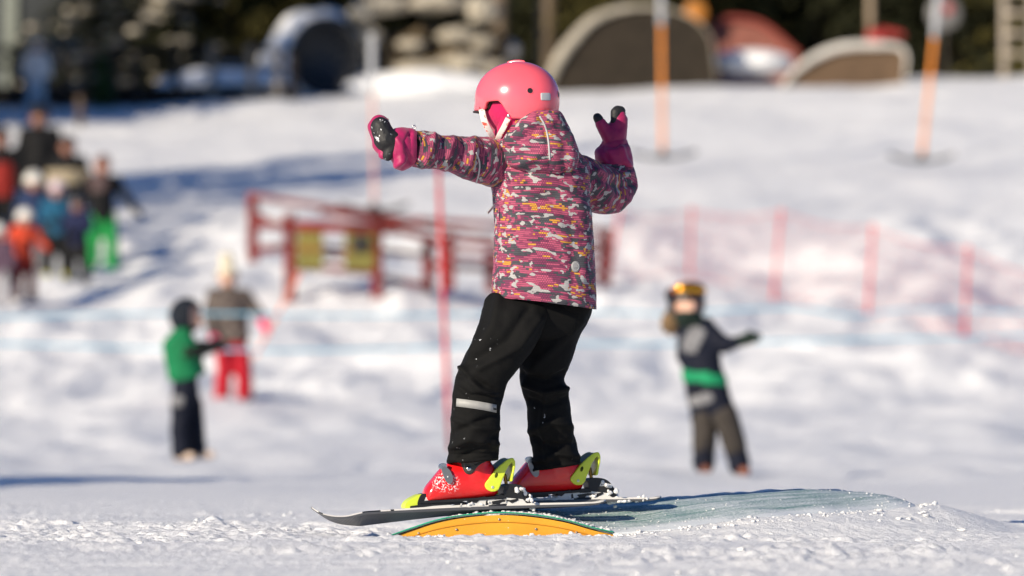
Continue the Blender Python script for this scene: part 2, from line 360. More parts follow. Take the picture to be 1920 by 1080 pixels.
# ------------------------------------------------------------------ terrain
_by = np.arange(-60, 900, .25)
_bz = np.interp(_by, [-60, 0, 8, 11, 13.5, 15, 30, 36, 42, 47, 52, 57, 62, 67, 72, 81, 90, 100, 108, 115, 120, 130, 160, 220, 420, 900],
                [-.6, -.25, -.12, -.07, -.02, 0, .0, .0, .02, .08, .22, .34, .42, .85, 1.45, 2.6, 3.75, 5.0, 6.15, 7.05, 7.45, 7.9, 9.5, 16, 60, 120])
_k = np.exp(-np.linspace(-3, 3, 25)**2/2); _k /= _k.sum(); _bz = np.convolve(np.pad(_bz, 12, mode='edge'), _k, 'valid')
def ground(x, y, fine=True):
    x = np.atleast_1d(np.asarray(x, float)); y = np.atleast_1d(np.asarray(y, float))
    z = np.interp(y, _by, _bz); z = z+.025*np.clip(x, -25, 25)*ss(85, 118, y)
    P = np.stack([x, y, 0*x], 1)
    amp = ss(19, 30, y)*.05+ss(38, 52, y)*.17+ss(60, 80, y)*.10
    z = z+amp*fbm(P*np.array([.55, .38, 1]), 3, 11)*(1-.65*ss(84, 92, y))
    z = z+(ss(24, 38, y)*.085+ss(60, 70, y)*.09)*fbm(P*np.array([1.5, .9, 1]), 3, 23)*(1-.85*ss(84, 92, y))
    # lip and bank details
    z = z-.05*np.exp(-((y-31.5-.3*np.sin(x))/1.3)**2)+.03*np.exp(-((y-28.5-.3*np.sin(x*1.3))/1.2)**2)
    z = z+.0*np.exp(-((y-57)/1.6)**2)*np.exp(-((x+3.1)/2.2)**2)
    if fine:
        nearm = ss(26, 19, y)*ss(6, 9, y)
        m = nearm > 0
        if m.any():
            p = P[m]; h = np.zeros(m.sum())
            h += .011*fbm(p*np.array([2.2, 3.2, 1]), 3, 31)
            # trodden and scraped patches: crumbs concentrate in bands
            pt = ss(-.05, .35, fbm(p*np.array([.9, 2.0, 1]), 3, 77))
            h += pt*(.014*fbm(p*8, 3, 41)+.020*np.maximum(fbm(p*24, 3, 42), 0))
            h += .0032*fbm(p*45, 2, 43)
            # ski tracks, roughly along x
            q = p[:, 1]-.22*p[:, 0]+.05*np.sin(p[:, 0]*1.3)
            h += (1-.6*pt)*.013*fbm(np.stack([p[:, 0]*.35, q*10, 0*q], 1), 3, 51)
            q2 = p[:, 1]+.13*p[:, 0]
            h += .008*fbm(np.stack([p[:, 0]*.5, q2*7, 0*q], 1), 2, 52)
            # snow pushed up round the box
            dl = segd(p[:, :2], Pn[:13, :2]-np.array([0, .07]))
            h += np.exp(-(dl/.10)**2)*(-.010+.007*fbm(p*13, 3, 61)+.009*np.abs(fbm(p*30, 3, 62)))
            h *= 1-.5*np.exp(-(segd(p[:, :2], Pn[:9, :2]-np.array([0, .10]))/.2)**2)
            z[m] += h*nearm[m]
    # bank under the carpet
    m = (y > 14.9) & (y < 17.2) & (x > -1.0) & (x < 1.9)
    if m.any():
        xy = np.stack([x[m], y[m]], 1); zz = z[m].copy(); best = np.full(len(xy), 9.); bz = np.zeros(len(xy))
        for k in range(0, len(xy), 4000):
            s = xy[k:k+4000]; d = np.sqrt(((s[:, None, :]-RAISE[None, :, :2])**2).sum(2)); i = d.argmin(1)
            best[k:k+4000] = d[np.arange(len(s)), i]; bz[k:k+4000] = RAISE[i, 2]
        w = ss(.34, .02, best); xf = np.interp(x[m], Pn[:10, 0], Pn[:10, 1]); fr0 = (y[m] < xf+.02) & (x[m] > Pn[0, 0]-.1); w = np.where(fr0, w*ss(Pn[7, 0], Pn[10, 0], x[m]), w); jit = .006*fbm(np.stack([xy[:, 0], xy[:, 1], 0*zz], 1)*22, 3, 66)+.003
        z[m] = np.where(best < .020, bz-.02, zz*(1-w)+w*np.maximum(bz+jit, zz-.01))
        # keep the orange side clear
        xn = np.interp(x[m], Pn[:9, 0], Pn[:9, 1]); 
        c = (x[m] > Pn[0, 0]-.02) & (x[m] < Pn[8, 0]) & (y[m] > xn-.012) & (y[m] < xn+.3)
        zt = z[m]; zt[c] = np.minimum(zt[c], -.012); z[m] = zt
    return z
def gz(x, y): return float(ground([x], [y], False)[0])
ys = np.concatenate([np.linspace(-50, 6, 12), np.linspace(8, 11.8, 120), np.arange(11.82, 14.7, .02), np.arange(14.7, 17.2, .0085), np.arange(17.2, 24, .03), 24*np.exp(np.arange(0, math.log(135/24), .0035)), np.linspace(136, 880, 60)])
tf = np.arange(-.112, .112, .00055); tails = np.geomspace(.114, 4, 46)
ts = np.concatenate([-tails[::-1], tf, tails])
YY, TT = np.meshgrid(ys, ts, indexing='ij'); XX = np.maximum(YY, 8)*TT
ZZ = ground(XX.ravel(), YY.ravel())
gv = np.stack([XX.ravel(), YY.ravel(), ZZ], 1); nr, nc = XX.shape
ii = (np.arange(nr-1)[:, None]*nc+np.arange(nc-1)[None, :]).ravel()
gq = np.stack([ii, ii+1, ii+nc+1, ii+nc], 1)
me = bpy.data.meshes.new('snow_ground'); me.vertices.add(len(gv)); me.vertices.foreach_set('co', gv.ravel().astype(np.float32))
me.loops.add(len(gq)*4); me.loops.foreach_set('vertex_index', gq.ravel().astype(np.int32)); me.polygons.add(len(gq))
me.polygons.foreach_set('loop_start', np.arange(0, len(gq)*4, 4, dtype=np.int32)); me.polygons.foreach_set('use_smooth', [True]*len(gq)); me.update(); me.validate()
me.materials.append(SNOW); go = bpy.data.objects.new('snow_ground', me); sc.collection.objects.link(go); tag(go, 'snow covered slope with ski tracks and bumps', 'snow', kind='structure')
# ------------------------------------------------------------------ the ski box
def carpet_mat():
    m, nt, b = newmat('green_carpet'); b.inputs['Roughness'].default_value = .5
    uvn = nd(nt, 'ShaderNodeUVMap'); geo = nd(nt, 'ShaderNodeNewGeometry')
    mp = nd(nt, 'ShaderNodeMapping'); lk(nt, uvn, 'UV', mp, 'Vector'); mp.inputs['Rotation'].default_value = (0, 0, R(-38)); mp.inputs['Scale'].default_value = (2.2, 16, 1)
    n = nd(nt, 'ShaderNodeTexNoise'); n.inputs['Scale'].default_value = 1.6; n.inputs['Detail'].default_value = 6; n.inputs['Roughness'].default_value = .62; n.inputs['Distortion'].default_value = .4; lk(nt, mp, 0, n, 'Vector')
    n2 = nd(nt, 'ShaderNodeTexNoise'); n2.inputs['Scale'].default_value = 3.5; n2.inputs['Detail'].default_value = 5; lk(nt, uvn, 'UV', n2, 'Vector')
    n3 = nd(nt, 'ShaderNodeTexNoise'); n3.inputs['Scale'].default_value = 130; n3.inputs['Detail'].default_value = 3; lk(nt, geo, 'Position', n3, 'Vector')
    s = math_(nt, 'ADD', math_(nt, 'MULTIPLY', n.outputs['Fac'], 1.0), math_(nt, 'MULTIPLY', n2.outputs['Fac'], .5))
    sx = nd(nt, 'ShaderNodeSeparateXYZ'); lk(nt, uvn, 'UV', sx, 0)
    # more snow towards the middle dip near edge and the far end
    g = nd(nt, 'ShaderNodeMapRange'); g.inputs[1].default_value = 1.62; g.inputs[2].default_value = 1.95; g.inputs[3].default_value = 0; g.inputs[4].default_value = .45; nt.links.new(sx.outputs[0], g.inputs[0])
    s = math_(nt, 'ADD', math_(nt, 'ADD', s, g.outputs[0]), math_(nt, 'MULTIPLY', math_(nt, 'SUBTRACT', n3.outputs['Fac'], .5), .5))
    mr = nd(nt, 'ShaderNodeMapRange'); mr.inputs[1].default_value = .51; mr.inputs[2].default_value = 1.0; mr.inputs[3].default_value = .10; mr.inputs[4].default_value = .92; nt.links.new(s, mr.inputs[0])
    ed = nd(nt, 'ShaderNodeMapRange'); ed.inputs[1].default_value = .10; ed.inputs[2].default_value = .0; ed.inputs[3].default_value = 0; ed.inputs[4].default_value = .45; nt.links.new(sx.outputs[1], ed.inputs[0]); s = math_(nt, 'ADD', s, ed.outputs[0]); nt.links.new(s, mr.inputs[0])
    nt.links.new(mixc(nt, mr.outputs[0], (.006, .16, .13), (.78, .81, .84)), b.inputs['Base Color'])
    bp = nd(nt, 'ShaderNodeBump'); bp.inputs['Strength'].default_value = .5; bp.inputs['Distance'].default_value = .006; nt.links.new(math_(nt, 'ADD', mr.outputs[0], math_(nt, 'MULTIPLY', n3.outputs['Fac'], .4)), bp.inputs['Height']); lk(nt, bp, 'Normal', b, 'Normal')
    return m
fb = root('ski_box', (Pn[4][0], Pn[4][1]+.2, 0), 'low wave shaped ski box with orange side board and snow dusted green top', 'ski box')
cv = CP.reshape(-1, 3).copy()
cv[:, 2] += .0035*fbm(cv*14, 3, 5)*np.repeat(ss(7, 9, ssq), NT)
L = np.concatenate([[0], np.cumsum(np.linalg.norm(np.diff(CP[:, NT//2], axis=0), axis=1))])
uv = np.stack([np.repeat(L, NT), np.tile(tt*.45, NS)], 1)
Fq = [(i*NT+j, (i+1)*NT+j, (i+1)*NT+j+1, i*NT+j+1) for i in range(NS-1) for j in range(NT-1)]
n0 = len(cv); low = cv-np.array([0, 0, .005]); Fl = [(i*NT, i*NT+n0, (i+1)*NT+n0, (i+1)*NT) for i in range(NS-1)]
Fl += [(i*NT+NT-1, (i+1)*NT+NT-1, (i+1)*NT+NT-1+n0, i*NT+NT-1+n0) for i in range(NS-1)]
add('carpet', (np.concatenate([cv, low]), Fq+Fl, np.concatenate([uv, uv])), carpet_mat(), fb)
GEDGE = mat('green_plastic_edge', (.02, .42, .24), .4, var=.15)
e0 = cat(Pn[:9], 90)+np.array([0, -.006, -.001])
add('edge_trim', tube(list(e0), [(.0019, .006)]*90, 8, 90), GEDGE, fb)
# orange board: arc top, bottom below the snow
ORANGE = specked('orange_board', (.85, .39, .03), (.9, .9, .92), 160, .70, rough=.45, bump=.08)
arc = cat(Pn[:9], 70); arc[:, 2] -= .0085; arc[:, 1] -= .002
keep = arc[:, 2] > -.012; arc = arc[keep]; na = len(arc)
bt = arc.copy(); bt[:, 2] = -.06
fr = np.concatenate([arc, bt]); bk = fr+np.array([0, .016, 0])
Fo = [(i+na, i+1+na, i+1, i) for i in range(na-1)]+[(i+3*na, i+2*na, i+2*na+1, i+1+3*na) for i in range(na-1)]+[(i, i+1, i+1+2*na, i+2*na) for i in range(na-1)]
Fo += [(0, na, 3*na, 2*na), (na-1, 2*na+na-1, 4*na-1, 2*na-1)]
side = add('side_board', (np.concatenate([fr, bk]), Fo), ORANGE, fb, smooth=False)
# thin dark groove under the rim strip
rim = cat(Pn[:9], 70)[6:-6]+np.array([0, -.0045, -.0205])
rim[:, 2] -= .006*np.sin(np.linspace(0, math.pi, len(rim)))**.5
add('groove', tube(list(rim), [(.0007, .0010)]*len(rim), 6, len(rim)), mat('dark_gap', (.66, .28, .02), .8), fb)
for px, py in ((785, 1000), (856, 993), (936, 974), (1005, 992), (1081, 998), (905, 1003)):
    yb = np.interp(px, [p[0] for p in near[:9]], [p[2] for p in near[:9]])-.003
    c = W(px, py, yb); add('bolt', join(ell(c, (.0035, .0025, .0035), 12, 8), ell(c-np.array([0, .0022, 0]), (.0014, .001, .0014), 8, 6)), mat('dull_steel', (.35, .33, .32), .4, .9), fb)
# ------------------------------------------------------------------ loose snow crumbs
def ico():
    t = (1+5**.5)/2; V = np.array([(-1,t,0),(1,t,0),(-1,-t,0),(1,-t,0),(0,-1,t),(0,1,t),(0,-1,-t),(0,1,-t),(t,0,-1),(t,0,1),(-t,0,-1),(-t,0,1)], float); V /= np.linalg.norm(V[0])
    Fc = [(0,11,5),(0,5,1),(0,1,7),(0,7,10),(0,10,11),(1,5,9),(5,11,4),(11,10,2),(10,7,6),(7,1,8),(3,9,4),(3,4,2),(3,2,6),(3,6,8),(3,8,9),(4,9,5),(2,4,11),(6,2,10),(8,6,7),(9,8,1)]
    V = list(V); mid = {}; out = []
    def m_(a, b):
        k = (min(a, b), max(a, b))
        if k not in mid: v = V[a]+V[b]; V.append(v/np.linalg.norm(v)); mid[k] = len(V)-1
        return mid[k]
    for a, b, c in Fc: x, y, z = m_(a, b), m_(b, c), m_(c, a); out += [(a, x, z), (b, y, x), (c, z, y), (x, y, z)]
    return np.array(V), out
IV, IF = ico()
def crumbs(name, pts, sizes, label, seed=3, flat=.7):
    r = np.random.default_rng(seed); gs = []
    for p, s in zip(pts, sizes):
        v = IV*s*r.uniform(.6, 1.3, 3)*np.array([1.1, 1.1, flat]); v = v*(1+.5*r.uniform(-1, 1, (len(v), 1))); a = r.uniform(0, 6.28); c_, s_ = math.cos(a), math.sin(a)
        v = v@np.array([[c_, s_, 0], [-s_, c_, 0], [0, 0, 1]]); gs.append((v+p, IF))
    o = add(name, join(*gs), SNOW); return tag(o, label, 'snow', kind='stuff')
r_ = np.random.default_rng(12); pts, sz = [], []
def put(x, y, s, up=.3):
    pts.append((x, y, None, up)); sz.append(s)
for _ in range(420):                      # bank along the near edge
    k = r_.uniform(0, 13); p = np.array([np.interp(k, range(17), Pn[:, a]) for a in range(3)])
    d = -abs(r_.normal(0, .07))-.012
    put(p[0]+r_.normal(0, .03), p[1]+d, abs(r_.normal(0, .0022))+.0012)
for _ in range(260):                     # snow lying against the orange board
    k = r_.uniform(0, 8.6); p = np.array([np.interp(k, range(17), Pn[:, a]) for a in range(3)])
    put(p[0]+r_.normal(0, .01), p[1]-.008-abs(r_.normal(0, .02)), abs(r_.normal(0, .0035))+.002)
for _ in range(420):                     # sparse crumbs on the foreground, in patches
    y = r_.uniform(12.5, 19); x = y*r_.uniform(-.1, .1)
    if vn(np.array([[x*1.3, y*2.2, 5]]), 78)[0] > .0: put(x, y, abs(r_.normal(0, .003))+.0015)
for _ in range(120):
    px = r_.uniform(1560, 1760); y = r_.uniform(15.7, 16.4); x = (px-960)/F*y; put(x, y, abs(r_.normal(0, .003))+.002)
zz = ground([p[0] for p in pts], [p[1] for p in pts]); P3 = [np.array([p[0], p[1], z+s*.25]) for p, z, s in zip(pts, zz, sz)]
crumbs('snow_crumbs', P3, sz, 'loose crumbs of snow scattered over the foreground and along the ski box')
# crumbs lying on the carpet itself
P4, s4 = [], []
for _ in range(220):
    i = int(np.clip(r_.choice([r_.normal(165, 22), r_.normal(125, 14), r_.normal(225, 14)]), 95, NS-2)); j = int(np.clip(abs(r_.normal(0, .28))*NT, 0, NT-1))
    if r_.uniform() < .45: j = int(r_.uniform(0, NT))
    P4.append(CP[i, j]+np.array([0, 0, .001])); s4.append(abs(r_.normal(0, .0014))+.0009)
for _ in range(260):
    i = int(np.clip(r_.normal(98, 16), 62, 128)); j = int(np.clip(abs(r_.normal(0, .3))*NT, 2, NT-1)); P4.append(CP[i, j]+np.array([0, 0, .001])); s4.append(abs(r_.normal(0, .0022))+.0014)
for _ in range(60):
    i = int(np.clip(r_.normal(62, 14), 30, 90)); P4.append(CP[i, int(r_.uniform(1, 12))]+np.array([0, 0, .001])); s4.append(abs(r_.normal(0, .002))+.0015)
crumbs('snow_dusting', P4, s4, 'snow crumbs lying on the green top of the ski box', 5, .6)
# ------------------------------------------------------------------ the skiing child
CH = root('person', W(960, 940, 15.5), 'child in pink helmet and patterned jacket balancing with arms out on a low ski box', 'person')
def orient(VF):
    V, Fc = VF[0], VF[1]; N = normals(V, Fc)
    if np.mean(np.einsum('ij,ij->i', N, V-V.mean(0))) < 0: Fc = [f[::-1] for f in Fc]
    return (V, Fc) if len(VF) == 2 else (V, Fc, VF[2])
def cloth(VF, L=(), amp=.004, sc_=14, seed=1, st=(1, 1, 1)):
    VF = orient(VF); V = rough(VF[0], VF[1], amp, sc_, seed, 3, st)
    if len(L): V = folds(V, VF[1], L)
    return (V, VF[1]) if len(VF) == 2 else (V, VF[1], VF[2])
SKIN = mat('skin', (.62, .36, .26), .55, var=.08, bump=.05)
# head frame
fh = np.array([-.955, .295, -.03]); fh /= np.linalg.norm(fh); uh = np.array([-.03, 0, 1.]); uh -= fh*uh.dot(fh); uh /= np.linalg.norm(uh); lh = np.cross(uh, fh)   # lh: child's left, towards the camera
HC = W(970, 187, D0-.02)
def hp(f, l, u): return HC+fh*f+lh*l+uh*u
HM = np.stack([fh, lh, uh], 1)
# body (mostly under the clothes): one continuous figure with a face
sh_l, el_l, wr_l = W(935, 292, D0-.02), W(858, 292, D0-.10), W(770, 283, D0-.19)
sh_r, el_r, wr_r = W(1082, 330, D0+.08), W(1158, 362, D0+.23), W(1151, 300, D0+.23)
hip_l, kn_l, an_l = W(958, 590, D0-.04), W(896, 745, D0-.03), W(890, 890, D0+.04)
hip_r, kn_r, an_r = W(1045, 600, D0+.07), W(1020, 745, D0+.12), W(1046, 890, D0+.23)
pel, che, nek = W(1010, 575, D0+.02), W(1010, 340, D0+.03), W(985, 262, D0+.0)
bd = [cap(pel+np.array([0, .02, 0]), che, .052, .075), cap(che, nek, .065, .038), cap(nek, hp(-.01, 0, -.03), .036, .04)]
for a, b, c in ((sh_l, el_l, wr_l), (sh_r, el_r, wr_r)): bd += [cap(che, a, .05, .036), cap(a, b, .033, .026), cap(b, c, .026, .018)]
for a, b, c in ((hip_l, kn_l, an_l), (hip_r, kn_r, an_r)): bd += [cap(pel+np.array([0, .02, 0]), a, .05, .046), cap(a, b, .046, .036), cap(b, c, .036, .021)]
bd += [ell(hp(.0, 0, 0), (.085, .07, .09), rot=HM), ell(hp(.035, 0, -.045), (.05, .052, .045), rot=HM), cap(hp(.083, 0, -.012), hp(.096, 0, -.034), .007, .010),
       cap(hp(.078, -.016, -.057), hp(.078, .016, -.057), .0065, .0065), ell(hp(.0, .07, -.02), (.016, .008, .022), rot=HM), ell(hp(.0, -.07, -.02), (.016, .008, .022), rot=HM), ell(hp(.068, 0, -.075), (.018, .02, .014), rot=HM)]
# hands inside the mittens: palm, four fingers, thumb
for w_, pts in ((wr_l, ((722, 262), [(705, 222), (712, 218), (721, 220), (728, 226)], (719, 290))), (wr_r, ((1150, 255), [(1150, 212), (1157, 208), (1164, 208), (1170, 213)], (1124, 224)))):
    yy = w_[1]; pc = W(pts[0][0], pts[0][1], yy); bd += [cap(w_, pc, .018, .019)]
    for q in pts[1]: bd.append(cap(pc, W(q[0], q[1], yy), .010, .007))
    bd.append(cap(pc, W(pts[2][0], pts[2][1], yy), .010, .007))
add('body', fuse(bd, .0075, 5), SKIN, CH)
for s in (-1, 1):
    add('eye', join(ell(hp(.079, s*.027, .003), (.007, .009, .006), 12, 8, HM)), mat('eye', (.05, .03, .02), .15, var=0, bump=0), CH)
# balaclava: head cover with a face opening
MAG = mat('magenta_fleece', (.55, .012, .10), .85, var=.12, bump=.2, bs=120, sheen=.3)
e = ell((0, 0, 0), (.097, .082, .1), 64, 44); Vb = e[0].copy(); Vb[:, 0] += np.where(Vb[:, 2] < 0, .012*ss(0, -.06, Vb[:, 2]), 0)
d_ = Vb/np.linalg.norm(Vb, axis=1)[:, None]
kf = [f for f in e[1] if not (np.mean(d_[list(f), 0]) > .80 and -.50 < np.mean(d_[list(f), 2]) < .5)]
nk = tube([hp(-.005, 0, -.05), hp(.0, 0, -.09), W(962, 285, D0)], [.078, .066, .075], 32, 14, caps=(False, False))
add('balaclava', join((HC+Vb@HM.T, kf), (nk[0], nk[1])), MAG, CH)
# helmet shell
def hrim(p):
    p = abs((p+math.pi) % (2*math.pi)-math.pi)
    return np.interp(p, [0, .78, .90, .98, 1.06, 1.36, 1.44, 1.56, 1.68, 1.95, 2.2, 2.5, math.pi], [-.027, -.029, -.026, -.010, -.006, -.006, -.014, -.038, -.056, -.058, -.050, -.043, -.042])
HA, HB, HH = .1165, .100, .1035
def hsurf(p, z, off=0):
    p = np.asarray(p, float); z = np.asarray(z, float)
    k = np.where(z > 0, np.sqrt(np.clip(1-(np.clip(z, 0, HH)/HH)**2.15, 0, 1)), 1-.9*z*z/(HH*HH)*.35)
    brim = np.where((np.abs(p) < .7) & (z < 0), 1+.05*ss(0, -.03, z), 1)
    x = (HA*np.cos(p)-.012*(np.cos(p) < 0)*np.cos(p)*0)*k*brim; y = HB*np.sin(p)*k
    L0 = np.stack([x, y, z+0*x], -1); n = L0*np.array([1/HA**2, 1/HB**2, 1/HH**2])*np.array([1, 1, .8]); n /= np.maximum(np.linalg.norm(n, axis=-1, keepdims=True), 1e-9)
    return HC+(L0+n*off)@HM.T
ph = np.linspace(0, 2*math.pi, 220, endpoint=False); t_ = np.linspace(0, 1, 46)
def shell(off):
    out = []
    for t in t_:
        zr = np.array([hrim(p) for p in ph]); zt = HH*.99985
        z = zt+(zr-zt)*(1-np.cos(t*math.pi/2)) if False else zt*np.cos(t*math.pi/2)+zr*np.where(t > .0, t**2.2, 0)
        z = np.minimum(z, zt); out.append(hsurf(ph, z, off))
    return np.array(out)
so_, si_ = shell(0), shell(-.011); n_ = len(ph); m_ = len(t_)
Vh = np.concatenate([so_.reshape(-1, 3), si_.reshape(-1, 3)]); Fh = []
for j in range(m_-1):
    for i in range(n_):
        a, b, c, d = j*n_+i, j*n_+(i+1) % n_, (j+1)*n_+(i+1) % n_, (j+1)*n_+i
        Fh += [(d, c, b, a), (a+m_*n_, b+m_*n_, c+m_*n_, d+m_*n_)]
for i in range(n_):
    a = (m_-1)*n_+i; b = (m_-1)*n_+(i+1) % n_; Fh.append((a, a+m_*n_, b+m_*n_, b))
Fh.append(tuple(range(n_)))
PINK = specked('pink_helmet_shell', (.93, .125, .165), (.55, .02, .03), 90, .76, rough=.22, bump=.015, bs=14, coat=.6)
hel = add('helmet', (Vh, Fh), PINK, CH)
DK = mat('black_plastic', (.014, .014, .015), .45, var=.2, bump=.08)
GREY = mat('reflective_grey', (.50, .51, .52), .5, var=.05, bump=.03)
def hz(px, py):       # (azimuth, height) on the visible side of the helmet for a photo point
    best = None
    for p in np.linspace(0, math.pi, 240):
        P = hsurf(np.full(80, p), np.linspace(-.06, HH*.98, 80)); q = PJ(P); d = (q[:, 0]-px)**2+(q[:, 1]-py)**2; i = d.argmin()
        if best is None or d[i] < best[0]: best = (d[i], p, np.linspace(-.06, HH*.98, 80)[i])
    return best[1], best[2]
def hpatch(px, py, a, b, off, shape='ell', n=36):
    p0, z0 = hz(px, py); t = np.linspace(0, 2*math.pi, n, endpoint=False)
    rr = np.linspace(0, 1, 5)[1:]; e = .9 if shape == 'ell' else .25
    C, Sn = np.sign(np.cos(t))*np.abs(np.cos(t))**e, np.sign(np.sin(t))*np.abs(np.sin(t))**e
    V = [hsurf(np.array([p0]), np.array([z0]), off)]
    for r in rr: V.append(hsurf(p0+a*r*C/.1, z0+b*r*Sn, off))
    V.append(hsurf(p0+a*C/.1, z0+b*Sn, -.004)); V = np.concatenate(V); Fc = [(0, 1+i, 1+(i+1) % n) for i in range(n)]
    for j in range(4):
        for i in range(n): Fc.append((1+j*n+i, 1+(j+1)*n+i, 1+(j+1)*n+(i+1) % n, 1+j*n+(i+1) % n))
    return orient((V, Fc))
def hring(px, py, a, b, r, off=.0):
    p0, z0 = hz(px, py); t = np.linspace(0, 2*math.pi, 33); P = hsurf(p0+a*np.cos(t)/.1, z0+b*np.sin(t), off); return tube(list(P), [r]*33, 8, 33)[:2]
for px, py, a, b in ((994, 170, .0078, .0082), (1047, 176, .0080, .0085), (900, 202, .0022, .0032)):
    v = add('vent', hpatch(px, py, a, b, .0006), DK, hel); 
    if a > .005: add('vent_rim', hring(px, py, a*1.02, b*1.02, .0013), PINK, hel)
add('sticker', hpatch(1024, 180.5, .0155, .0102, .0006, 'rect'), GREY, hel)
STEEL = mat('steel', (.62, .61, .60), .25, 1, var=.05, bump=.02)
c = hsurf(*[np.array([x]) for x in hz(953, 217)])[0]; add('rivet', ell(c+lh*.001, (.0052, .003, .0052), 16, 10, HM), STEEL, hel)
c = hsurf(np.array([.3]), np.array([HH*.985]))[0]; add('top_seam', tube([hp(.02, 0, HH-.0035), hp(.0, 0, HH-.0005), hp(-.02, 0, HH-.0035)], [(.006, .003)]*3, 12, 12, round_ends=True), PINK, hel)
add('brim_trim', tube([hsurf(np.array([p]), np.array([hrim(p)-.001]))[0] for p in np.linspace(-.85, .85, 24)], [(.0032, .0045)]*24, 8, 24), mat('brown_rubber', (.05, .03, .025), .6), hel)
add('liner', tube([hsurf(np.array([p]), np.array([hrim(p)+.006]), -.016)[0] for p in np.linspace(-1.5, 1.5, 50)], [(.010, .006)]*50, 10, 50), mat('liner_foam', (.035, .018, .015), .9), hel)
STRAP = specked('white_strap', (.74, .70, .64), (.80, .10, .06), 70, .57, rough=.7, soft=.04)
def ribbon(P, w, t=.0022, up=(0, 1, 0)): return tube(P, [(w/2, t)]*len(P), 16, 24, ex=4, up=up)
add('strap', ribbon([W(903, 205, D0-.066), W(909, 228, D0-.075), W(920, 250, D0-.062), W(930, 268, D0-.03)], .0165), STRAP, hel)
add('strap', ribbon([W(953, 222, D0-.100), W(945, 238, D0-.094), W(936, 255, D0-.074), W(930, 270, D0-.03)], .0150), STRAP, hel)
# ---------------------------------------------------------------- jacket
def T(rows): return [hsec((l, yl), (r, yr), None, hd, yo, ex) for (l, yl, r, yr, hd, yo, ex) in rows]
tor = loft(T([(962, 250, 1030, 252, .045, .02, 2.2), (938, 262, 1062, 268, .075, .02, 2.3), (921, 276, 1088, 288, .095, .025, 2.4), (915, 300, 1103, 312, .108, .03, 2.5), (918, 335, 1107, 345, .115, .03, 2.6), (923, 365, 1107, 378, .117, .03, 2.6),
    (925, 395, 1110, 410, .117, .03, 2.6), (927, 430, 1113, 446, .117, .03, 2.6), (926, 465, 1115, 482, .117, .03, 2.6), (924, 500, 1117, 520, .119, .03, 2.6), (922, 530, 1118.5, 552, .121, .03, 2.6), (922, 553, 1118.5, 576, .121, .03, 2.6), (924, 556, 1117, 580, .119, .03, 2.6), (935, 550, 1107, 572, .107, .03, 2.6)]), 150, 200, (True, False))
tor = cloth(tor, [([(1000, 330), (1060, 365), (1108, 400)], 9, 5), ([(990, 345), (1040, 385), (1100, 432)], 8, -4), ([(1015, 325), (1075, 345)], 7, 5), ([(925, 300), (960, 330), (1010, 352)], 9, 4), ([(930, 330), (975, 352), (1040, 372)], 7, -3.5),
    ([(930, 375), (980, 385), (1050, 420)], 9, 3), ([(930, 440), (990, 432), (1060, 450)], 14, 2.5), ([(930, 500), (1000, 488), (1080, 505)], 14, -2.5), ([(1085, 380), (1100, 440), (1095, 520)], 9, 4), ([(1070, 430), (1078, 500), (1070, 570)], 9, -2.5),
    ([(926, 553), (1020, 560), (1117, 577)], 3, 2.0), ([(926, 545), (1020, 551), (1117, 568)], 2.5, -1.5), ([(960, 440), (966, 500), (958, 552)], 12, 2)], .0035, 11, 3)
jk = add('jacket', tor, JACKET, CH)
# left sleeve
lsl = tube([W(962, 312, D0+.03), W(925, 304, D0-.02), W(900, 299, D0-.055), W(876, 295, D0-.085), W(850, 289.5, D0-.115), W(822, 284, D0-.14), W(798, 281, D0-.165), W(780, 280, D0-.185), W(771, 279, D0-.195)],
           [(.062, .07), (.0665, .064), (.063, .060), (.0575, .056), (.0500, .052), (.0475, .05), (.0500, .05), (.0485, .048), (.043, .044)], 110, 150, (False, True), ex=2.2)
lsl = cloth(lsl, [([(815, 250), (806, 285), (790, 318)], 6, 6), ([(830, 250), (826, 285), (812, 320)], 6, -6), ([(850, 256), (842, 285), (832, 322)], 6, 5), ([(868, 255), (868, 290), (850, 325)], 6, -5.5), ([(890, 257), (884, 300), (868, 332)], 6, 5), ([(905, 260), (912, 300), (886, 340)], 7, -5),
     ([(790, 248), (784, 280), (775, 315)], 5, -3), ([(905, 345), (880, 322), (845, 300)], 6, -4), ([(915, 280), (890, 275), (850, 268)], 6, 3)], .0045, 20, 8)
add('sleeve', lsl, JACKET, jk)
# right sleeve, elbow bent, forearm up
rsl = tube([W(1052, 325, D0+.06), W(1080, 333, D0+.10), W(1105, 345, D0+.15), W(1128, 355, D0+.19), W(1150, 357, D0+.22), W(1159, 345, D0+.235), W(1158, 328, D0+.235), W(1154, 313, D0+.235), W(1152, 304, D0+.235)],
           [(.058, .066), (.064, .066), (.066, .064), (.066, .062), (.058, .060), (.050, .056), (.047, .052), (.044, .048), (.040, .044)], 110, 150, (False, True), ex=2.15)
rsl = cloth(rsl, [([(1100, 320), (1115, 350), (1110, 395)], 7, -5), ([(1120, 320), (1140, 345), (1140, 395)], 7, 5), ([(1190, 345), (1160, 350), (1120, 335)], 6, -5), ([(1180, 375), (1150, 365), (1125, 345)], 6, 4), ([(1185, 325), (1150, 330), (1120, 320)], 5, 3.5)], .005, 18, 9)
add('sleeve', rsl, JACKET, jk)
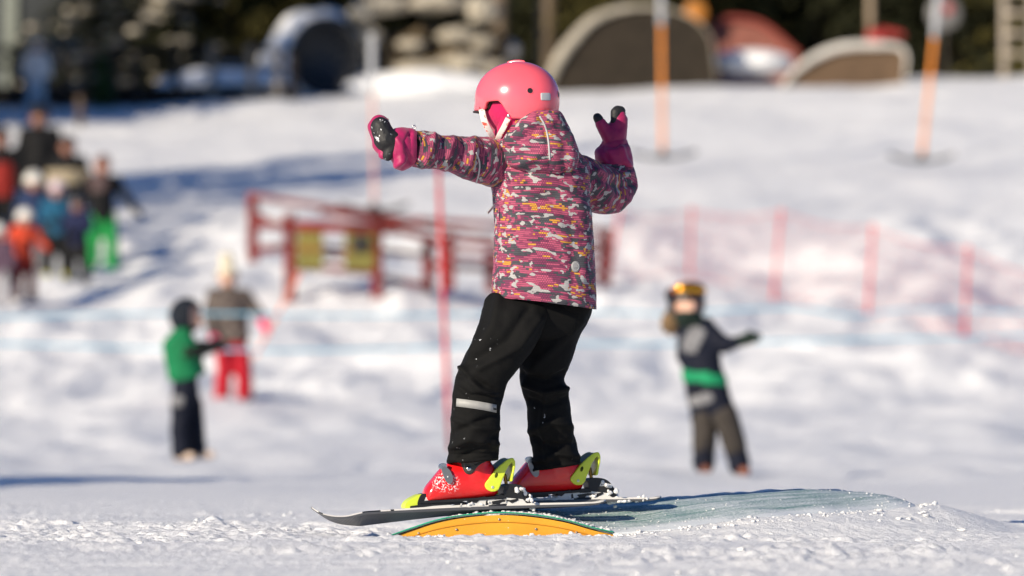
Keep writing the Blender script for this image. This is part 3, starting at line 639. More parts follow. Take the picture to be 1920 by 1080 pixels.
# hood lying on the back, collar in front
hd_ = loft(T([(1006, 206, 1038, 207, .03, -.075, 2.1), (988, 209, 1050, 210, .048, -.073, 2.2), (966, 224, 1062, 228, .066, -.065, 2.3), (950, 244, 1072, 248, .078, -.05, 2.4), (942, 262, 1080, 268, .083, -.05, 2.4), (940, 282, 1085, 288, .083, -.05, 2.4), (944, 300, 1084, 304, .078, -.05, 2.4), (954, 314, 1078, 318, .066, -.045, 2.3), (975, 325, 1066, 328, .045, -.035, 2.1), (1000, 329, 1045, 331, .02, -.03, 2)]), 130, 130)
hd_ = cloth(hd_, [([(1010, 216), (1024, 250), (1030, 312)], 4, -3), ([(950, 262), (985, 240), (1008, 222)], 8, 4), ([(945, 285), (975, 262), (1000, 250)], 7, -4), ([(950, 312), (990, 300), (1015, 285)], 8, 4), ([(1045, 235), (1060, 270), (1058, 320)], 8, -3.5), ([(1072, 255), (1074, 290), (1066, 318)], 6, 3.5), ([(955, 296), (990, 318), (1050, 322)], 5, 3)], .004, 14, 12)
hood = add('hood', hd_, JACKET, jk)
PIPE = mat('grey_piping', (.42, .41, .41), .6, var=.08, bump=.05)
def project_line(pts, VF, off=.001, n=40):
    """points on the front of a surface under a photo polyline"""
    V, N = VF[0], normals(VF[0], VF[1]); m = N[:, 1] < -.05; Vm = V[m]; q = PJ(Vm); out = []
    for p in cat(np.array(pts, float), n):
        i = ((q-p)**2).sum(1).argsort()[:4]; y = Vm[i, 1].min(); w_ = W(p[0], p[1], y-off); out.append(w_)
    out = np.array(out); out[1:-1] = (out[:-2]+out[1:-1]*2+out[2:])/4; return out
add('piping', tube(list(project_line([(1012, 218), (1022, 236), (1028, 262), (1031, 300)], hd_)), [(.0026, .0018)]*40, 8, 40), PIPE, hood)
lp = W(0, 0)
arm_pts = []
add('piping', tube(list(project_line([(893, 286), (899, 305), (898, 325), (893, 343)], lsl)), [(.0024, .0016)]*40, 8, 40), PIPE, jk)
col_ = loft(T([(926, 258, 968, 256, .055, -.01, 2.2), (921, 268, 985, 264, .068, -.01, 2.3), (918, 282, 1000, 278, .072, -.005, 2.3), (922, 296, 1000, 292, .06, 0, 2.2)]), 60, 40, (False, False))
add('collar', cloth(col_, [], .003, 20, 15), JACKET, jk)
# round emblem and zip pull
c = project_line([(1079, 500), (1080, 500)], tor, .002, 4)[1]
EM = mat('emblem_grey', (.25, .25, .255), .45, var=.06, bump=.05); nx = np.array([.22, -.97, .05]); nx /= np.linalg.norm(nx); ux = np.array([0, 0, 1.]); rx = np.cross(ux, nx); rx /= np.linalg.norm(rx); ux = np.cross(nx, rx)
EMM = np.stack([rx, ux, nx], 1)
em = add('emblem', ell(c, (.0125, .0155, .0028), 32, 10, EMM), EM, jk)
LG = mat('emblem_light', (.40, .40, .41), .4, var=.03, bump=0)
t = np.linspace(0, 2*math.pi, 41); add('emblem_ring', tube([c+nx*.0022+rx*.0085*math.cos(a)+ux*.0105*math.sin(a) for a in t], [.0008]*41, 6, 41), LG, em)
for k, hh in ((-.0042, .004), (-.0012, .0046), (.0018, .0046), (.0046, .0035)): add('emblem_bar', beam(c+nx*.0032+rx*k-ux*hh, c+nx*.0032+rx*k+ux*hh, .0011, .0011, 0), LG, em)
add('zip_pull', beam(W(928, 384, D0-.06), W(914, 400, D0-.075), .0075, .003, .001), GREY, jk)
# ---------------------------------------------------------------- trousers
lg = loft(T([(940, 540, 1040, 545, .065, .02, 2.3), (913, 557, 1035, 566, .078, .01, 2.3), (905, 580, 1030, 590, .088, -.01, 2.3), (897, 610, 1016, 622, .085, -.025, 2.3), (882, 645, 996, 660, .080, -.035, 2.3), (866, 678, 975, 690, .074, -.04, 2.3), (853, 708, 953, 716, .068, -.045, 2.3), (848, 735, 946, 738, .066, -.045, 2.3), (847, 760, 940, 764, .064, -.04, 2.3), (844, 790, 938, 794, .063, -.035, 2.3), (842, 820, 935, 822, .063, -.025, 2.3), (840, 848, 934, 846, .063, .01, 2.3), (839, 867, 934, 863, .063, .02, 2.3), (846, 861, 928, 858, .055, .02, 2.3)]), 100, 140, (True, False))
lrg = loft(T([(985, 548, 1112, 560, .085, .05, 2.3), (985, 585, 1108, 590, .085, .06, 2.3), (982, 620, 1092, 622, .078, .075, 2.3), (978, 655, 1078, 655, .072, .09, 2.3), (975, 685, 1065, 690, .067, .10, 2.3), (975, 712, 1057, 712, .064, .11, 2.3), (979, 735, 1067, 733, .063, .12, 2.3), (986, 765, 1070, 762, .062, .135, 2.3), (990, 800, 1074, 797, .062, .15, 2.3), (996, 835, 1079, 828, .062, .17, 2.3), (999, 866, 1085, 856, .062, .185, 2.3), (998, 884, 1088, 870, .062, .19, 2.3), (1006, 876, 1080, 862, .054, .19, 2.3)]), 100, 140, (True, False))
FL = [([(935, 560), (925, 610), (890, 660)], 12, 4), ([(990, 580), (950, 640), (880, 680)], 12, -4), ([(1010, 600), (975, 650), (900, 690)], 9, 4), ([(850, 700), (890, 712), (945, 745)], 8, -5), ([(862, 690), (900, 730), (945, 745)], 7, 6), ([(850, 720), (880, 742), (940, 745)], 6, -4),
      ([(850, 785), (890, 800), (935, 805)], 8, 4), ([(848, 812), (900, 790), (938, 775)], 8, -4), ([(842, 840), (880, 822), (934, 832)], 8, 4.5), ([(860, 860), (905, 840), (934, 812)], 7, -3), ([(842, 862), (888, 864), (934, 858)], 3, 1.5), ([(842, 852), (888, 853), (934, 848)], 2.5, -1.5), ([(900, 575), (896, 640), (870, 690)], 7, 3)]
FR = [([(1090, 600), (1040, 650), (990, 700)], 12, 4), ([(1060, 700), (1020, 715), (980, 700)], 8, -5), ([(1066, 728), (1020, 735), (985, 720)], 7, 6), ([(1068, 745), (1030, 760), (990, 750)], 7, -4), ([(1075, 800), (1035, 790), (990, 810)], 9, 4.5), ([(1080, 830), (1035, 838), (1000, 820)], 8, -4), ([(1086, 856), (1045, 850), (1000, 866)], 7, 4), ([(1020, 745), (1016, 800), (1030, 870)], 8, 4), ([(1087, 868), (1040, 874), (1000, 882)], 3, 1.5)]
TRM = specked('black_trouser_cloth', (.0042, .0042, .0042), (.75, .78, .82), 62, .655, rough=.85, box_=[(W(872, 670, D0-.1), .05), (W(858, 752, D0-.1), .04), (W(862, 845, D0-.08), .055), (W(900, 640, D0-.1), .05), (W(1005, 780, D0+.07), .03), (W(1060, 850, D0+.12), .03)], bump=.3, bs=22, soft=.04)
FL = [(p_, w_*.8, a_*1.5) for p_, w_, a_ in FL]; FR = [(p_, w_*.8, a_*1.5) for p_, w_, a_ in FR]
lgc, lrc = cloth(lg, FL, .0055, 17, 21), cloth(lrg, FR, .0055, 17, 22)
tr = add('trousers', join(lgc[:2], lrc[:2], cap(W(985, 580, D0+.01), W(1045, 590, D0+.05), .08, .08, 30)), TRM, CH)
def strip_on(VF, top, bot, off=.0015, n=36):
    a, b = project_line(top, VF, off, n), project_line(bot, VF, off, n); V = np.concatenate([a, b, a+[0, .004, 0], b+[0, .004, 0]]); Fc = []
    for i in range(n-1): Fc += [(i, n+i, n+i+1, i+1), (i, i+1, 2*n+i+1, 2*n+i), (n+i, 3*n+i, 3*n+i+1, n+i+1)]
    return V, Fc
add('reflective_strip', strip_on(lgc, [(856, 747), (880, 750), (906, 754), (931, 759)], [(855, 762), (880, 765), (906, 769), (931, 774)]), mat('reflective_strip', (.34, .34, .325), .55, var=.06, bump=.1), tr)
# ---------------------------------------------------------------- mittens
MITT = mat('magenta_shell', (.36, .004, .085), .55, var=.15, bump=.25, bs=26, sheen=.2)
PALM = specked('black_palm', (.012, .012, .013), (.75, .77, .80), 52, .61, rough=.62, bump=.4, bs=60, box_=[(W(712, 240, D0-.27), .045), (W(725, 297, D0-.25), .02)])
yl = D0-.215
fist = fuse([cap(W(752, 276, yl), W(722, 268, yl), .040, .036), cap(W(722, 265, yl), W(709, 240, yl), .034, .029), cap(W(709, 240, yl), W(712, 232, yl), .028, .025), cap(W(728, 275, yl-.012), W(718, 290, yl-.022), .016, .014)], .004, 6)
fist = orient((rough(fist[0], fist[1], .0022, 45, 3), fist[1]))
ml = add('mitten', fist, MITT, CH)
pl = fuse([cap(W(734, 264, yl-.020), W(722, 262, yl-.024), .030, .031), cap(W(722, 258, yl-.022), W(713, 238, yl-.020), .031, .0275), cap(W(735, 272, yl-.026), W(727, 292, yl-.03), .021, .0145)], .0035, 5)
add('palm_patch', orient((rough(pl[0], pl[1], .002, 60, 4), pl[1])), PALM, ml)
cl = loft([np.concatenate([W(x, y, yl+dy), (W(x, y-h, yl+dy)-W(x, y+h, yl+dy))/2*np.array([1, 1, 1]), [sx*1e-3, h*PX*.85, 0], [2.2]]) for x, y, h, dy, sx in ((731, 272, 26, -.006, 0), (742, 277, 36, 0, 0), (753, 280, 40.5, .006, 0), (764, 279, 38, .012, 0), (775, 277, 34, .016, 0), (782, 277, 30, .02, 0))], 70, 50, (False, False))
add('cuff', cloth(cl, [([(745, 262), (762, 290), (742, 316)], 6, 5), ([(770, 250), (760, 280), (772, 305)], 5, -5), ([(752, 300), (740, 310)], 5, 5)], .004, 22, 7), MITT, ml)
t = np.linspace(0, 2*math.pi, 25); cc = W(776, 239, yl+.02)
add('clip', join(tube([cc+np.array([.0045*math.cos(a), 0, .006*math.sin(a)]) for a in t], [.0013]*25, 8, 25)[:2], cap(W(772, 247, yl+.02), W(774, 243, yl+.02), .0015, .0015, 8)), STEEL, ml)
yr = D0+.235
fr_ = fuse([cap(W(1151, 276, yr), W(1153, 252, yr), .033, .0335), cap(W(1156, 250, yr), W(1162, 226, yr), .030, .0235), cap(W(1162, 226, yr), W(1162, 214, yr), .0225, .0165), cap(W(1142, 258, yr-.012), W(1127, 232, yr-.02), .021, .0165), cap(W(1127, 232, yr-.02), W(1121, 222, yr-.022), .016, .0115)], .004, 5)
fr_ = orient((rough(fr_[0], fr_[1], .002, 45, 5), fr_[1]))
mr = add('mitten', fr_, MITT, CH)
add('thumb_tip', fuse([cap(W(1122.5, 224, yr-.022), W(1120, 220, yr-.023), .0138, .0125)], .003, 3), PALM, mr)
ptip = fuse([cap(W(1158, 208.5, yr-.002), W(1163, 208.5, yr), .0160, .0150), cap(W(1153, 228, yr-.010), W(1155, 211, yr-.006), .0125, .0155)], .003, 4); add('palm_patch', ptip, PALM, mr)
cr = loft([np.concatenate([W(x, y, yr), [h*PX, 0, k*PX], [0, h*PX*.9, 0], [2.2]]) for x, y, h, k in ((1152, 262, 23, 0), (1151, 270, 27, 1), (1149, 282, 35, 2), (1150, 294, 36.5, 2), (1151.5, 304, 36.5, -3), (1152, 310, 34, -4))], 70, 50, (False, False))
add('cuff', cloth(cr, [([(1115, 270), (1150, 275), (1180, 268)], 4, -3), ([(1165, 275), (1172, 300), (1182, 312)], 5, 5), ([(1130, 280), (1140, 300)], 6, -4)], .005, 24, 9), MITT, mr)
# ---------------------------------------------------------------- skis, bindings and boots
YAW = R(14)
ROLL = R(13)
def ski_frame(anchor, pitch):
    e = np.array([-math.cos(YAW), -math.sin(YAW), 0]); u = np.array([0, 0, 1.])
    e = e*math.cos(pitch)-u*math.sin(pitch); l = np.cross([0, 0, 1.], e); l /= np.linalg.norm(l); u = np.cross(e, l)     # e: towards the tip, l: skier's left... towards the camera
    if l[1] > 0: l = -l
    return anchor, e, l, u
SKIB = mat('ski_base_grey', (.085, .088, .095), .38, var=.1, bump=.03)
def ski_top():
    m, nt, b = newmat('ski_top'); b.inputs['Roughness'].default_value = .3; b.inputs['Coat Weight'].default_value = .3
    uvn = nd(nt, 'ShaderNodeUVMap'); mp = nd(nt, 'ShaderNodeMapping'); lk(nt, uvn, 'UV', mp, 'Vector'); mp.inputs['Scale'].default_value = (9, 2.2, 1); mp.inputs['Rotation'].default_value = (0, 0, .5)
    n = nd(nt, 'ShaderNodeTexVoronoi'); n.inputs['Scale'].default_value = 1.6; lk(nt, mp, 0, n, 'Vector'); sp_ = nd(nt, 'ShaderNodeSeparateXYZ'); lk(nt, n, 'Color', sp_, 0)
    rp = nd(nt, 'ShaderNodeValToRGB'); rp.color_ramp.interpolation = 'CONSTANT'; nt.links.new(sp_.outputs[0], rp.inputs[0]); cr_ = rp.color_ramp
    for i, (p, c) in enumerate([(0, (.02, .02, .022)), (.36, (.72, .70, .66)), (.9999, (.5, .5, .48))]):
        e = cr_.elements[i] if i < 2 else cr_.elements.new(p); e.position = p; e.color = (*c, 1)
    lk(nt, rp, 'Color', b, 'Base Color'); return m
SKIT = ski_top(); WHITE = mat('white_plastic', (.70, .69, .66), .35, var=.05, bump=.04)
LIME = mat('lime_plastic', (.68, .80, .05), .35, var=.05, bump=.03, coat=.2)
BRASS = mat('spring_brass', (.45, .28, .08), .4, .6, var=.1)
def make_ski(fr, lt, lb, label):
    """lt, lb: lengths from the boot centre to tip and tail"""
    O, e, l, u = fr; cr_, srl = math.cos(ROLL), math.sin(ROLL); l2 = l*cr_+u*srl; u2 = np.cross(e, l2); u2 = u2 if u2[2] > 0 else -u2
    n = 90; s = np.linspace(lt, -lb, n); hw = np.interp(s, [-lb, -lb+.012, -lb+.06, 0, lt-.13, lt-.06, lt-.022, lt-.006, lt], [.022, .036, .041, .033, .044, .043, .034, .020, .006])
    z = np.where(s > lt-.10, .040*((s-(lt-.10))/.10)**2, 0)+np.where(s < -lb+.05, .008*((-lb+.05-s)/.05)**2, 0)+.004*np.cos(np.clip(s/.3, -1, 1)*math.pi/2)
    th = np.interp(s, [-lb, -lb+.05, 0, lt-.12, lt], [.006, .010, .0155, .010, .0055]); rl = ROLL*np.interp(s, [-lb, -.15, lt-.14, lt-.05, lt], [.1, .4, 1.75, .3, -.9])
    V, uv, Fc = [], [], []
    prof = [(-1, 0), (1, 0), (1, .55), (.93, 1), (-.93, 1), (-1, .55)]
    for i in range(n):
        ll = l*math.cos(rl[i])+u*math.sin(rl[i]); uu = np.cross(e, ll); uu = uu if uu[2] > 0 else -uu; C = O+e*s[i]+u*z[i]
        for a, b in prof: V.append(C+ll*hw[i]*a+uu*th[i]*b); uv.append((s[i], a*hw[i]+b*.001))
    V = np.array(V)
    base, top = [], []
    for i in range(n-1):
        for k in range(6):
            f = (i*6+k, i*6+(k+1) % 6, (i+1)*6+(k+1) % 6, (i+1)*6+k); (top if k in (2, 3, 4) else base).append(f)
    base += [(0, 5, 4, 3, 2, 1), tuple((n-1)*6+k for k in range(6))]
    r = root('ski', O, label, 'ski', 'skis under the red boots')
    add('base', (V, base, np.array(uv)), SKIB, r, smooth=False); add('top_sheet', (V+0, top, np.array(uv)), SKIT, r, smooth=False)
    M = np.stack([e, l, u], 1)
    P = lambda x, y, z_: O+e*x+l*y+u*z_
    bx = lambda nm, x0, x1, z0, z1, w_, m, par=r, bev=.003, yc=0: add(nm, box(P((x0+x1)/2, yc, (z0+z1)/2), ((x1-x0)/2, w_/2, (z1-z0)/2), M, bev), m, par, smooth=False)
    # riser plates
    pr = lambda nm, poly, w_, m, par=r, yc=0: add(nm, prism(poly, O+l*yc, e, u, l, w_), m, par, smooth=False)
    bp = pr('base_plate', [(.195, .016), (.188, .020), (.15, .024), (.10, .0275), (.055, .0275), (.03, .022), (-.03, .022), (-.05, .026), (-.155, .022), (-.165, .016)], .062, WHITE)
    tp = pr('toe_piece', [(.165, .022), (.163, .031), (.125, .034), (.07, .033), (.045, .026), (.05, .020), (.13, .020)], .058, DK)
    tl = add('toe_lever', (lambda q: prism(q, O, e, u, l, .05))(_closed([(.172, .024), (.176, .034), (.165, .047), (.140, .059), (.128, .060), (.134, .045), (.142, .030)], 6)), LIME, tp, smooth=False)
    pr('toe_housing', _closed([(.142, .032), (.133, .058), (.118, .062), (.110, .055), (.112, .034)], 5), .054, DK, tp); pr('toe_wing', [(.124, .040), (.119, .052), (.108, .053), (.109, .040)], .0565, WHITE, tp)
    pr('sole_rail', [(.115, .030), (.112, .036), (.02, .0355), (.0, .030), (.03, .0275)], .05, DK, tp)
    hp_ = pr('heel_piece', _closed([(-.118, .018), (-.100, .040), (-.098, .064), (-.108, .073), (-.128, .073), (-.150, .066), (-.166, .048), (-.176, .022), (-.15, .016)], 5), .058, DK)
    pr('heel_track', [(-.005, .022), (-.012, .036), (-.05, .041), (-.095, .042), (-.11, .036), (-.15, .030), (-.158, .022)], .060, WHITE, hp_)
    for q in ([(-.008, .030), (-.012, .040), (-.046, .044), (-.05, .039), (-.03, .036), (-.02, .028)], [(-.045, .020), (-.047, .032), (-.051, .034), (-.053, .021)], [(-.062, .021), (-.064, .030), (-.095, .033), (-.115, .030), (-.135, .033), (-.139, .029), (-.12, .020), (-.11, .027), (-.09, .026), (-.085, .021)], [(-.070, .034), (-.074, .038), (-.095, .041), (-.105, .039), (-.103, .034)]): pr('heel_clamp', q, .0625, DK, hp_)
    # heel lever: curved lime shell, open at the back, with side cheeks
    cheek = _closed([(-.046, .066), (-.044, .078), (-.058, .095), (-.078, .117), (-.098, .133), (-.114, .1425), (-.126, .1435), (-.128, .137), (-.116, .127), (-.105, .112), (-.098, .096), (-.090, .080), (-.084, .066), (-.074, .057), (-.058, .057)], 6)
    arcp = cat(np.array([(-.052, .090), (-.078, .117), (-.098, .133), (-.116, .1425), (-.130, .138), (-.131, .122), (-.127, .104), (-.122, .082)]), 30)
    bk = np.concatenate([arcp[12:], (arcp[12:]+np.array([.007, -.003]))[::-1]])
    lvg = fuse([prism(cheek, O+l*.0425, e, u, l, .007), prism(cheek, O-l*.0425, e, u, l, .007), prism(bk, O, e, u, l, .0895)], .0021, 2, .4)
    lv = add('heel_lever', lvg, LIME, hp_)
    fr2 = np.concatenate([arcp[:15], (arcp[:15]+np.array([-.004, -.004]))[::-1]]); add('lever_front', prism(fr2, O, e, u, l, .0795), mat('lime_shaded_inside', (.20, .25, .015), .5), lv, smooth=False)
    add('lever_hole', ell(P(-.076, .0463, .100), (.0042, .0006, .0075), 20, 8, M@np.array([[.93, 0, -.36], [0, 1, 0], [.36, 0, .93]])), mat('lime_dark', (.06, .08, .005), .7), lv)
    add('pivot_pin', ell(P(-.064, .0464, .068), (.0042, .0012, .0042), 18, 8, M), mat('pale_pin', (.55, .58, .45), .35, .4), lv)
    add('spring', tube([P(-.112, .006, .074), P(-.110, .006, .098)], [.0048, .0044], 12, 10, round_ends=True), BRASS, hp_)
    # white triangle mark on the heel piece
    tri = np.array([(-.128, .050), (-.142, .050), (-.135, .0635)]); inn = np.array([(-.1325, .0525), (-.1375, .0525), (-.135, .0565)])
    V3 = np.concatenate([O+tri[:, :1]*e+tri[:, 1:]*u+l*.0299, O+inn[:, :1]*e+inn[:, 1:]*u+l*.0299]); add('triangle_mark', (V3, [(0, 1, 4, 3), (1, 2, 5, 4), (2, 0, 3, 5)]), WHITE, hp_, smooth=False)
    # snow packed on the binding
    r9 = np.random.default_rng(int(abs(O[0])*1e4)); gs = []
    for _ in range(70):
        x = -abs(r9.normal(.162, .014)); gs.append((IV*r9.uniform(.003, .009)*r9.uniform(.6, 1.2, 3)*(1+.25*r9.uniform(-1, 1, (len(IV), 1)))+P(x, r9.normal(.008, .02), np.interp(-x, [.1, .15, .165, .19], [.070, .062, .045, .018])-abs(r9.normal(0, .016))), IF))
    if lb < .32:
        for _ in range(80):
            x = r9.uniform(-.262, -.15); gs.append((IV*r9.uniform(.003, .007)*r9.uniform(.6, 1.2, 3)*(1+.25*r9.uniform(-1, 1, (len(IV), 1)))+P(x, r9.uniform(-.03, .04), .003+abs(r9.normal(0, .004))), IF))
    for _ in range(26):
        x = r9.uniform(-.12, .03); gs.append((IV*r9.uniform(.002, .005)*r9.uniform(.6, 1.2, 3)*(1+.25*r9.uniform(-1, 1, (len(IV), 1)))+P(x, .030+r9.normal(0, .003), .022+abs(r9.normal(0, .004))), IF))
    ps = fuse(gs, .0028, 1, .4); add('packed_snow', (rough(ps[0], ps[1], .0012, 160, 2), ps[1]), SNOW, r)
    return P, M
O1 = W(876, 963, 15.44); O2 = W(1036, 950, 15.63)
P1, M1 = make_ski(ski_frame(O1, R(3.4)), .430, .385, 'ski with upturned tip and grey base carrying the nearer red boot')
P2, M2 = make_ski(ski_frame(O2, R(2.8)), .395, .305, 'ski mostly hidden behind the other, its dark tail past the farther red boot')
RED = specked('red_boot_shell', (.86, .014, .016), (.92, .80, .80), 190, .52, rough=.22, bump=.012, bs=18, coat=.5, box_=[(P1(.072, .04, .095), .036), (P1(.050, .04, .085), .028)], soft=.05)
def make_boot(P, M, e_off=.012):
    e, l, u = M[:, 0], M[:, 1], M[:, 2]; k = e_off
    secs = []
    for x, zt, hw, hl in ((.120, .058, .018, .044), (.116, .070, .030, .037), (.106, .085, .039, .037), (.087, .105, .043, .037), (.067, .126, .045, .037), (.045, .140, .045, .037), (.02, .145, .043, .037), (-.02, .147, .041, .038), (-.055, .145, .040, .040), (-.075, .132, .036, .042), (-.085, .100, .026, .048)):
        zc = (zt+hl)/2; secs.append(np.concatenate([P(x, 0, zc), l*hw, u*(zt-hl)/2, [2.6]]))
    sh = loft(secs, 60, 50)
    cf = tube([P(-.024, 0, .085), P(-.020, 0, .125), P(-.020, 0, .19)], [(.058, .044), (.056, .045), (.048, .045)], 40, 30, up=l)
    g = fuse([sh[:2], cf[:2]], .0035, 7); g = orient(g)
    b = add('ski_boot', g, RED, CH)
    add('boot_sole', prism(_closed([(.122, .036), (.12, .043), (.06, .042), (-.06, .042), (-.088, .046), (-.089, .036)], 4), P(0, 0, 0), e, u, l, .066), DK, b, smooth=False)
    # ankle overlay with rivet
    q = _closed([(.016, .148), (.015, .126), (.008, .111), (-.002, .107), (-.012, .112), (-.030, .130), (-.056, .141), (-.056, .152), (-.01, .156)], 6); n = len(q)
    Vq = []
    N_ = normals(*g); ok = (N_@l) > .15; gv_ = g[0][ok]; loc = (gv_-P(0, 0, 0))@M
    def side(x, z): i = ((loc[:, 0]-x)**2+(loc[:, 2]-z)**2).argsort()[:5]; return loc[i, 1].mean()
    cen = q.mean(0)
    rings = [cen[None, :]*np.ones((n, 1))*(1-f)+q*f for f in (.02, .35, .7, 1.0)]
    V = [P(a, side(a, z)+.0028, z) for rg in rings for a, z in rg]+[P(a, side(a, z)-.003, z) for a, z in q]; Fc = [(j*n+i, j*n+(i+1) % n, (j+1)*n+(i+1) % n, (j+1)*n+i) for j in range(4) for i in range(n)]+[tuple(range(n))]
    add('ankle_plate', (np.array(V), Fc), mat('dark_olive_plastic', (.035, .034, .030), .4, var=.2), b)
    add('rivet', ell(P(-.001, side(-.001, .122)+.004, .122), (.0068, .003, .0068), 20, 10, M), STEEL, b)
    # buckle
    x0, z0 = .068, .104
    yb = side(.06, .100)
    bk = add('buckle', join(prism(_closed([(.075, .128), (.066, .132), (.053, .120), (.046, .101), (.049, .088), (.057, .085), (.067, .095), (.073, .112)], 5), P(0, yb+.004, 0), e, u, l, .007)), mat('buckle_grey', (.30, .30, .30), .35, .7, var=.1), b, smooth=False)
    add('buckle_tip', prism(_closed([(.081, .128), (.078, .139), (.064, .141), (.060, .130), (.068, .122)], 4), P(0, yb-.002, 0), e, u, l, .012), STEEL, bk, smooth=False)
    add('buckle_stud', ell(P(.060, yb+.008, .104), (.0022, .001, .0022), 10, 6, M), WHITE, bk)
make_boot(P1, M1); make_boot(P2, M2)
# ------------------------------------------------------------------ other people
def cm(name, col, rough=.75, **k): return mat(name, col, rough, **k)
def unit(v): v = np.asarray(v, float); return v/np.linalg.norm(v)
def figure(J, H, face, label, jacket, trousers, head, leg=1.12, skin=None, mitt=None, boots=None, group=None, detail=True, collar=True, knees=None, thick=1.0, skirt=.05, cat_='person'):
    """J: 3-D joints (head, neck, pelvis, shoulders s0,s1, elbows e0,e1, hands h0,h1, hips p0,p1, knees k0,k1, ankles a0,a1); face: facing direction"""
    base = (J['a0']+J['a1'])/2-np.array([0, 0, .06*H]); o = root('person', base, label, cat_, group); vx = .0135*H
    f = unit(face); u = unit(np.array([0, 0, 1.])-f*f[2]); l = np.cross(u, f); M = np.stack([f, l, u], 1); hc = J['head']; hs = .082*H if H > 1.45 else .092*H
    at = lambda a, b, c: hc+f*a*hs+l*b*hs+u*c*hs
    che = (J['s0']+J['s1'])/2-np.array([0, 0, .04*H])
    g = [ell(hc, (hs*.95, hs*.78, hs*1.05), rot=M), ell(at(.4, 0, -.5), (hs*.55, hs*.55, hs*.5), rot=M), cap(at(.9, 0, -.1), at(1.08, 0, -.35), hs*.09, hs*.14), ell(at(0, .8, -.15), (hs*.16, hs*.1, hs*.25), rot=M), ell(at(0, -.8, -.15), (hs*.16, hs*.1, hs*.25), rot=M), cap(at(.82, -.2, -.68), at(.82, .2, -.68), hs*.09, hs*.09),
         cap(hc-u*hs*.6, J['neck'], .034*H, .036*H), cap(J['neck'], che, .038*H, .055*H), cap(che, J['pelvis'], .06*H, .055*H)]
    for i in '01':
        s, e, h, p, k, a = (J[c+i] for c in 'sehpka'); d = unit(h-e); n = unit(np.cross(d, [.2, .9, .3])); b = np.cross(d, n)
        g += [cap(che, s, .042*H, .034*H), cap(s, e, .031*H, .025*H), cap(e, h, .025*H, .016*H), cap(h, h+d*.035*H, .018*H, .017*H)]
        for q, L in ((-1.5, .045), (-.5, .052), (.5, .05), (1.5, .04)): g.append(cap(h+d*.035*H+n*q*.009*H, h+d*(.035+L)*H+n*q*.010*H+b*.012*H, .0072*H, .006*H, 8))
        g.append(cap(h+d*.01*H, h+d*.04*H+n*.026*H, .008*H, .007*H, 8))
        g += [cap(J['pelvis'], p, .06*H, .05*H), cap(p, k, .05*H, .036*H), cap(k, a, .036*H, .024*H)]
    add('body', fuse(g, vx*.62, 3), skin or SKIN, o)
    if detail:
        for s in (-1, 1): add('eye', ell(at(.86, s*.32, .05), (hs*.1, hs*.12, hs*.08), 10, 6, M), mat('eye', (.05, .03, .02), .15), o)
    # jacket
    t = thick; wv = unit(J['s1']-J['s0']); pv = J['pelvis']
    dn = unit(pv-che); fw_ = unit(np.cross(wv, dn)); g = [cap(J['neck'], che, .05*H, .075*H*t), tube([J['neck']+dn*.01*H, che, che*.5+pv*.5, pv, pv+dn*skirt*H], [(.045*H, .05*H), (.112*H*t, .084*H*t), (.108*H*t, .086*H*t), (.112*H*t, .088*H*t), (.116*H*t, .09*H*t)], 32, 30, up=tuple(fw_))[:2]]
    for i in '01': g += [cap(che, J['s'+i], .065*H, .052*H), cap(J['s'+i], J['e'+i], .050*H, .043*H), cap(J['e'+i], J['h'+i]-unit(J['h'+i]-J['e'+i])*.03*H, .043*H, .036*H)]
    if collar: g.append(cap(J['neck']-u*.01*H, J['neck']+u*.012*H, .055*H, .053*H))
    jv = fuse(g, vx, 4); jv = orient((rough(jv[0], jv[1], .010*H, 14/H, 5), jv[1])); jk = add('jacket', jv, jacket, o)
    g = [cap(pv-np.array([0, 0, .02*H]), pv-np.array([0, 0, .03*H]), .07*H, .07*H)]
    for i in '01':
        p, k, a = (J[c+i] for c in 'pka'); g += [cap(pv-np.array([0, 0, .02*H]), p, .068*H, .066*H*leg), cap(p, k, .066*H*leg, .054*H*leg), cap(k, a, .054*H*leg, .050*H*leg), cap(a, a-np.array([0, 0, .012*H]), .050*H*leg, .052*H*leg)]
    tv = fuse(g, vx, 4); tv = orient((rough(tv[0], tv[1], .010*H, 13/H, 6), tv[1])); tr = add('trousers', tv, trousers, o)
    for i in '01':
        a, k = J['a'+i], J['k'+i]
        if knees: add('knee_panel', fuse([cap(k+(J['p'+i]-k)*.28, k, .064*H*leg, .060*H*leg), cap(k, k+(a-k)*.62, .060*H*leg, .057*H*leg)], vx, 3), knees, tr)
        fd = unit(np.array([f[0], f[1], 0])+wv*(.25 if i == '1' else -.25)); bb = a-np.array([0, 0, .035*H])
        add('boot', fuse([cap(a+np.array([0, 0, .01*H]), bb, .036*H, .036*H), cap(bb-fd*.02*H-np.array([0, 0, .008*H]), bb+fd*.085*H-np.array([0, 0, .012*H]), .030*H, .026*H)], vx*.8, 3), boots or cm('dark_boot', (.03, .03, .032), .45), o)
        h, e = J['h'+i], J['e'+i]; d = unit(h-e); n = unit(np.cross(d, [.2, .9, .3]))
        add('mitten', fuse([cap(h-d*.035*H, h+d*.01*H, .030*H, .034*H), cap(h+d*.01*H, h+d*.075*H, .034*H, .026*H), cap(h+d*.015*H, h+d*.045*H+n*.036*H, .017*H, .014*H)], vx*.8, 3), mitt or cm('black_mitten', (.008, .008, .009), .7), o)
    # head wear
    kind, m2 = head
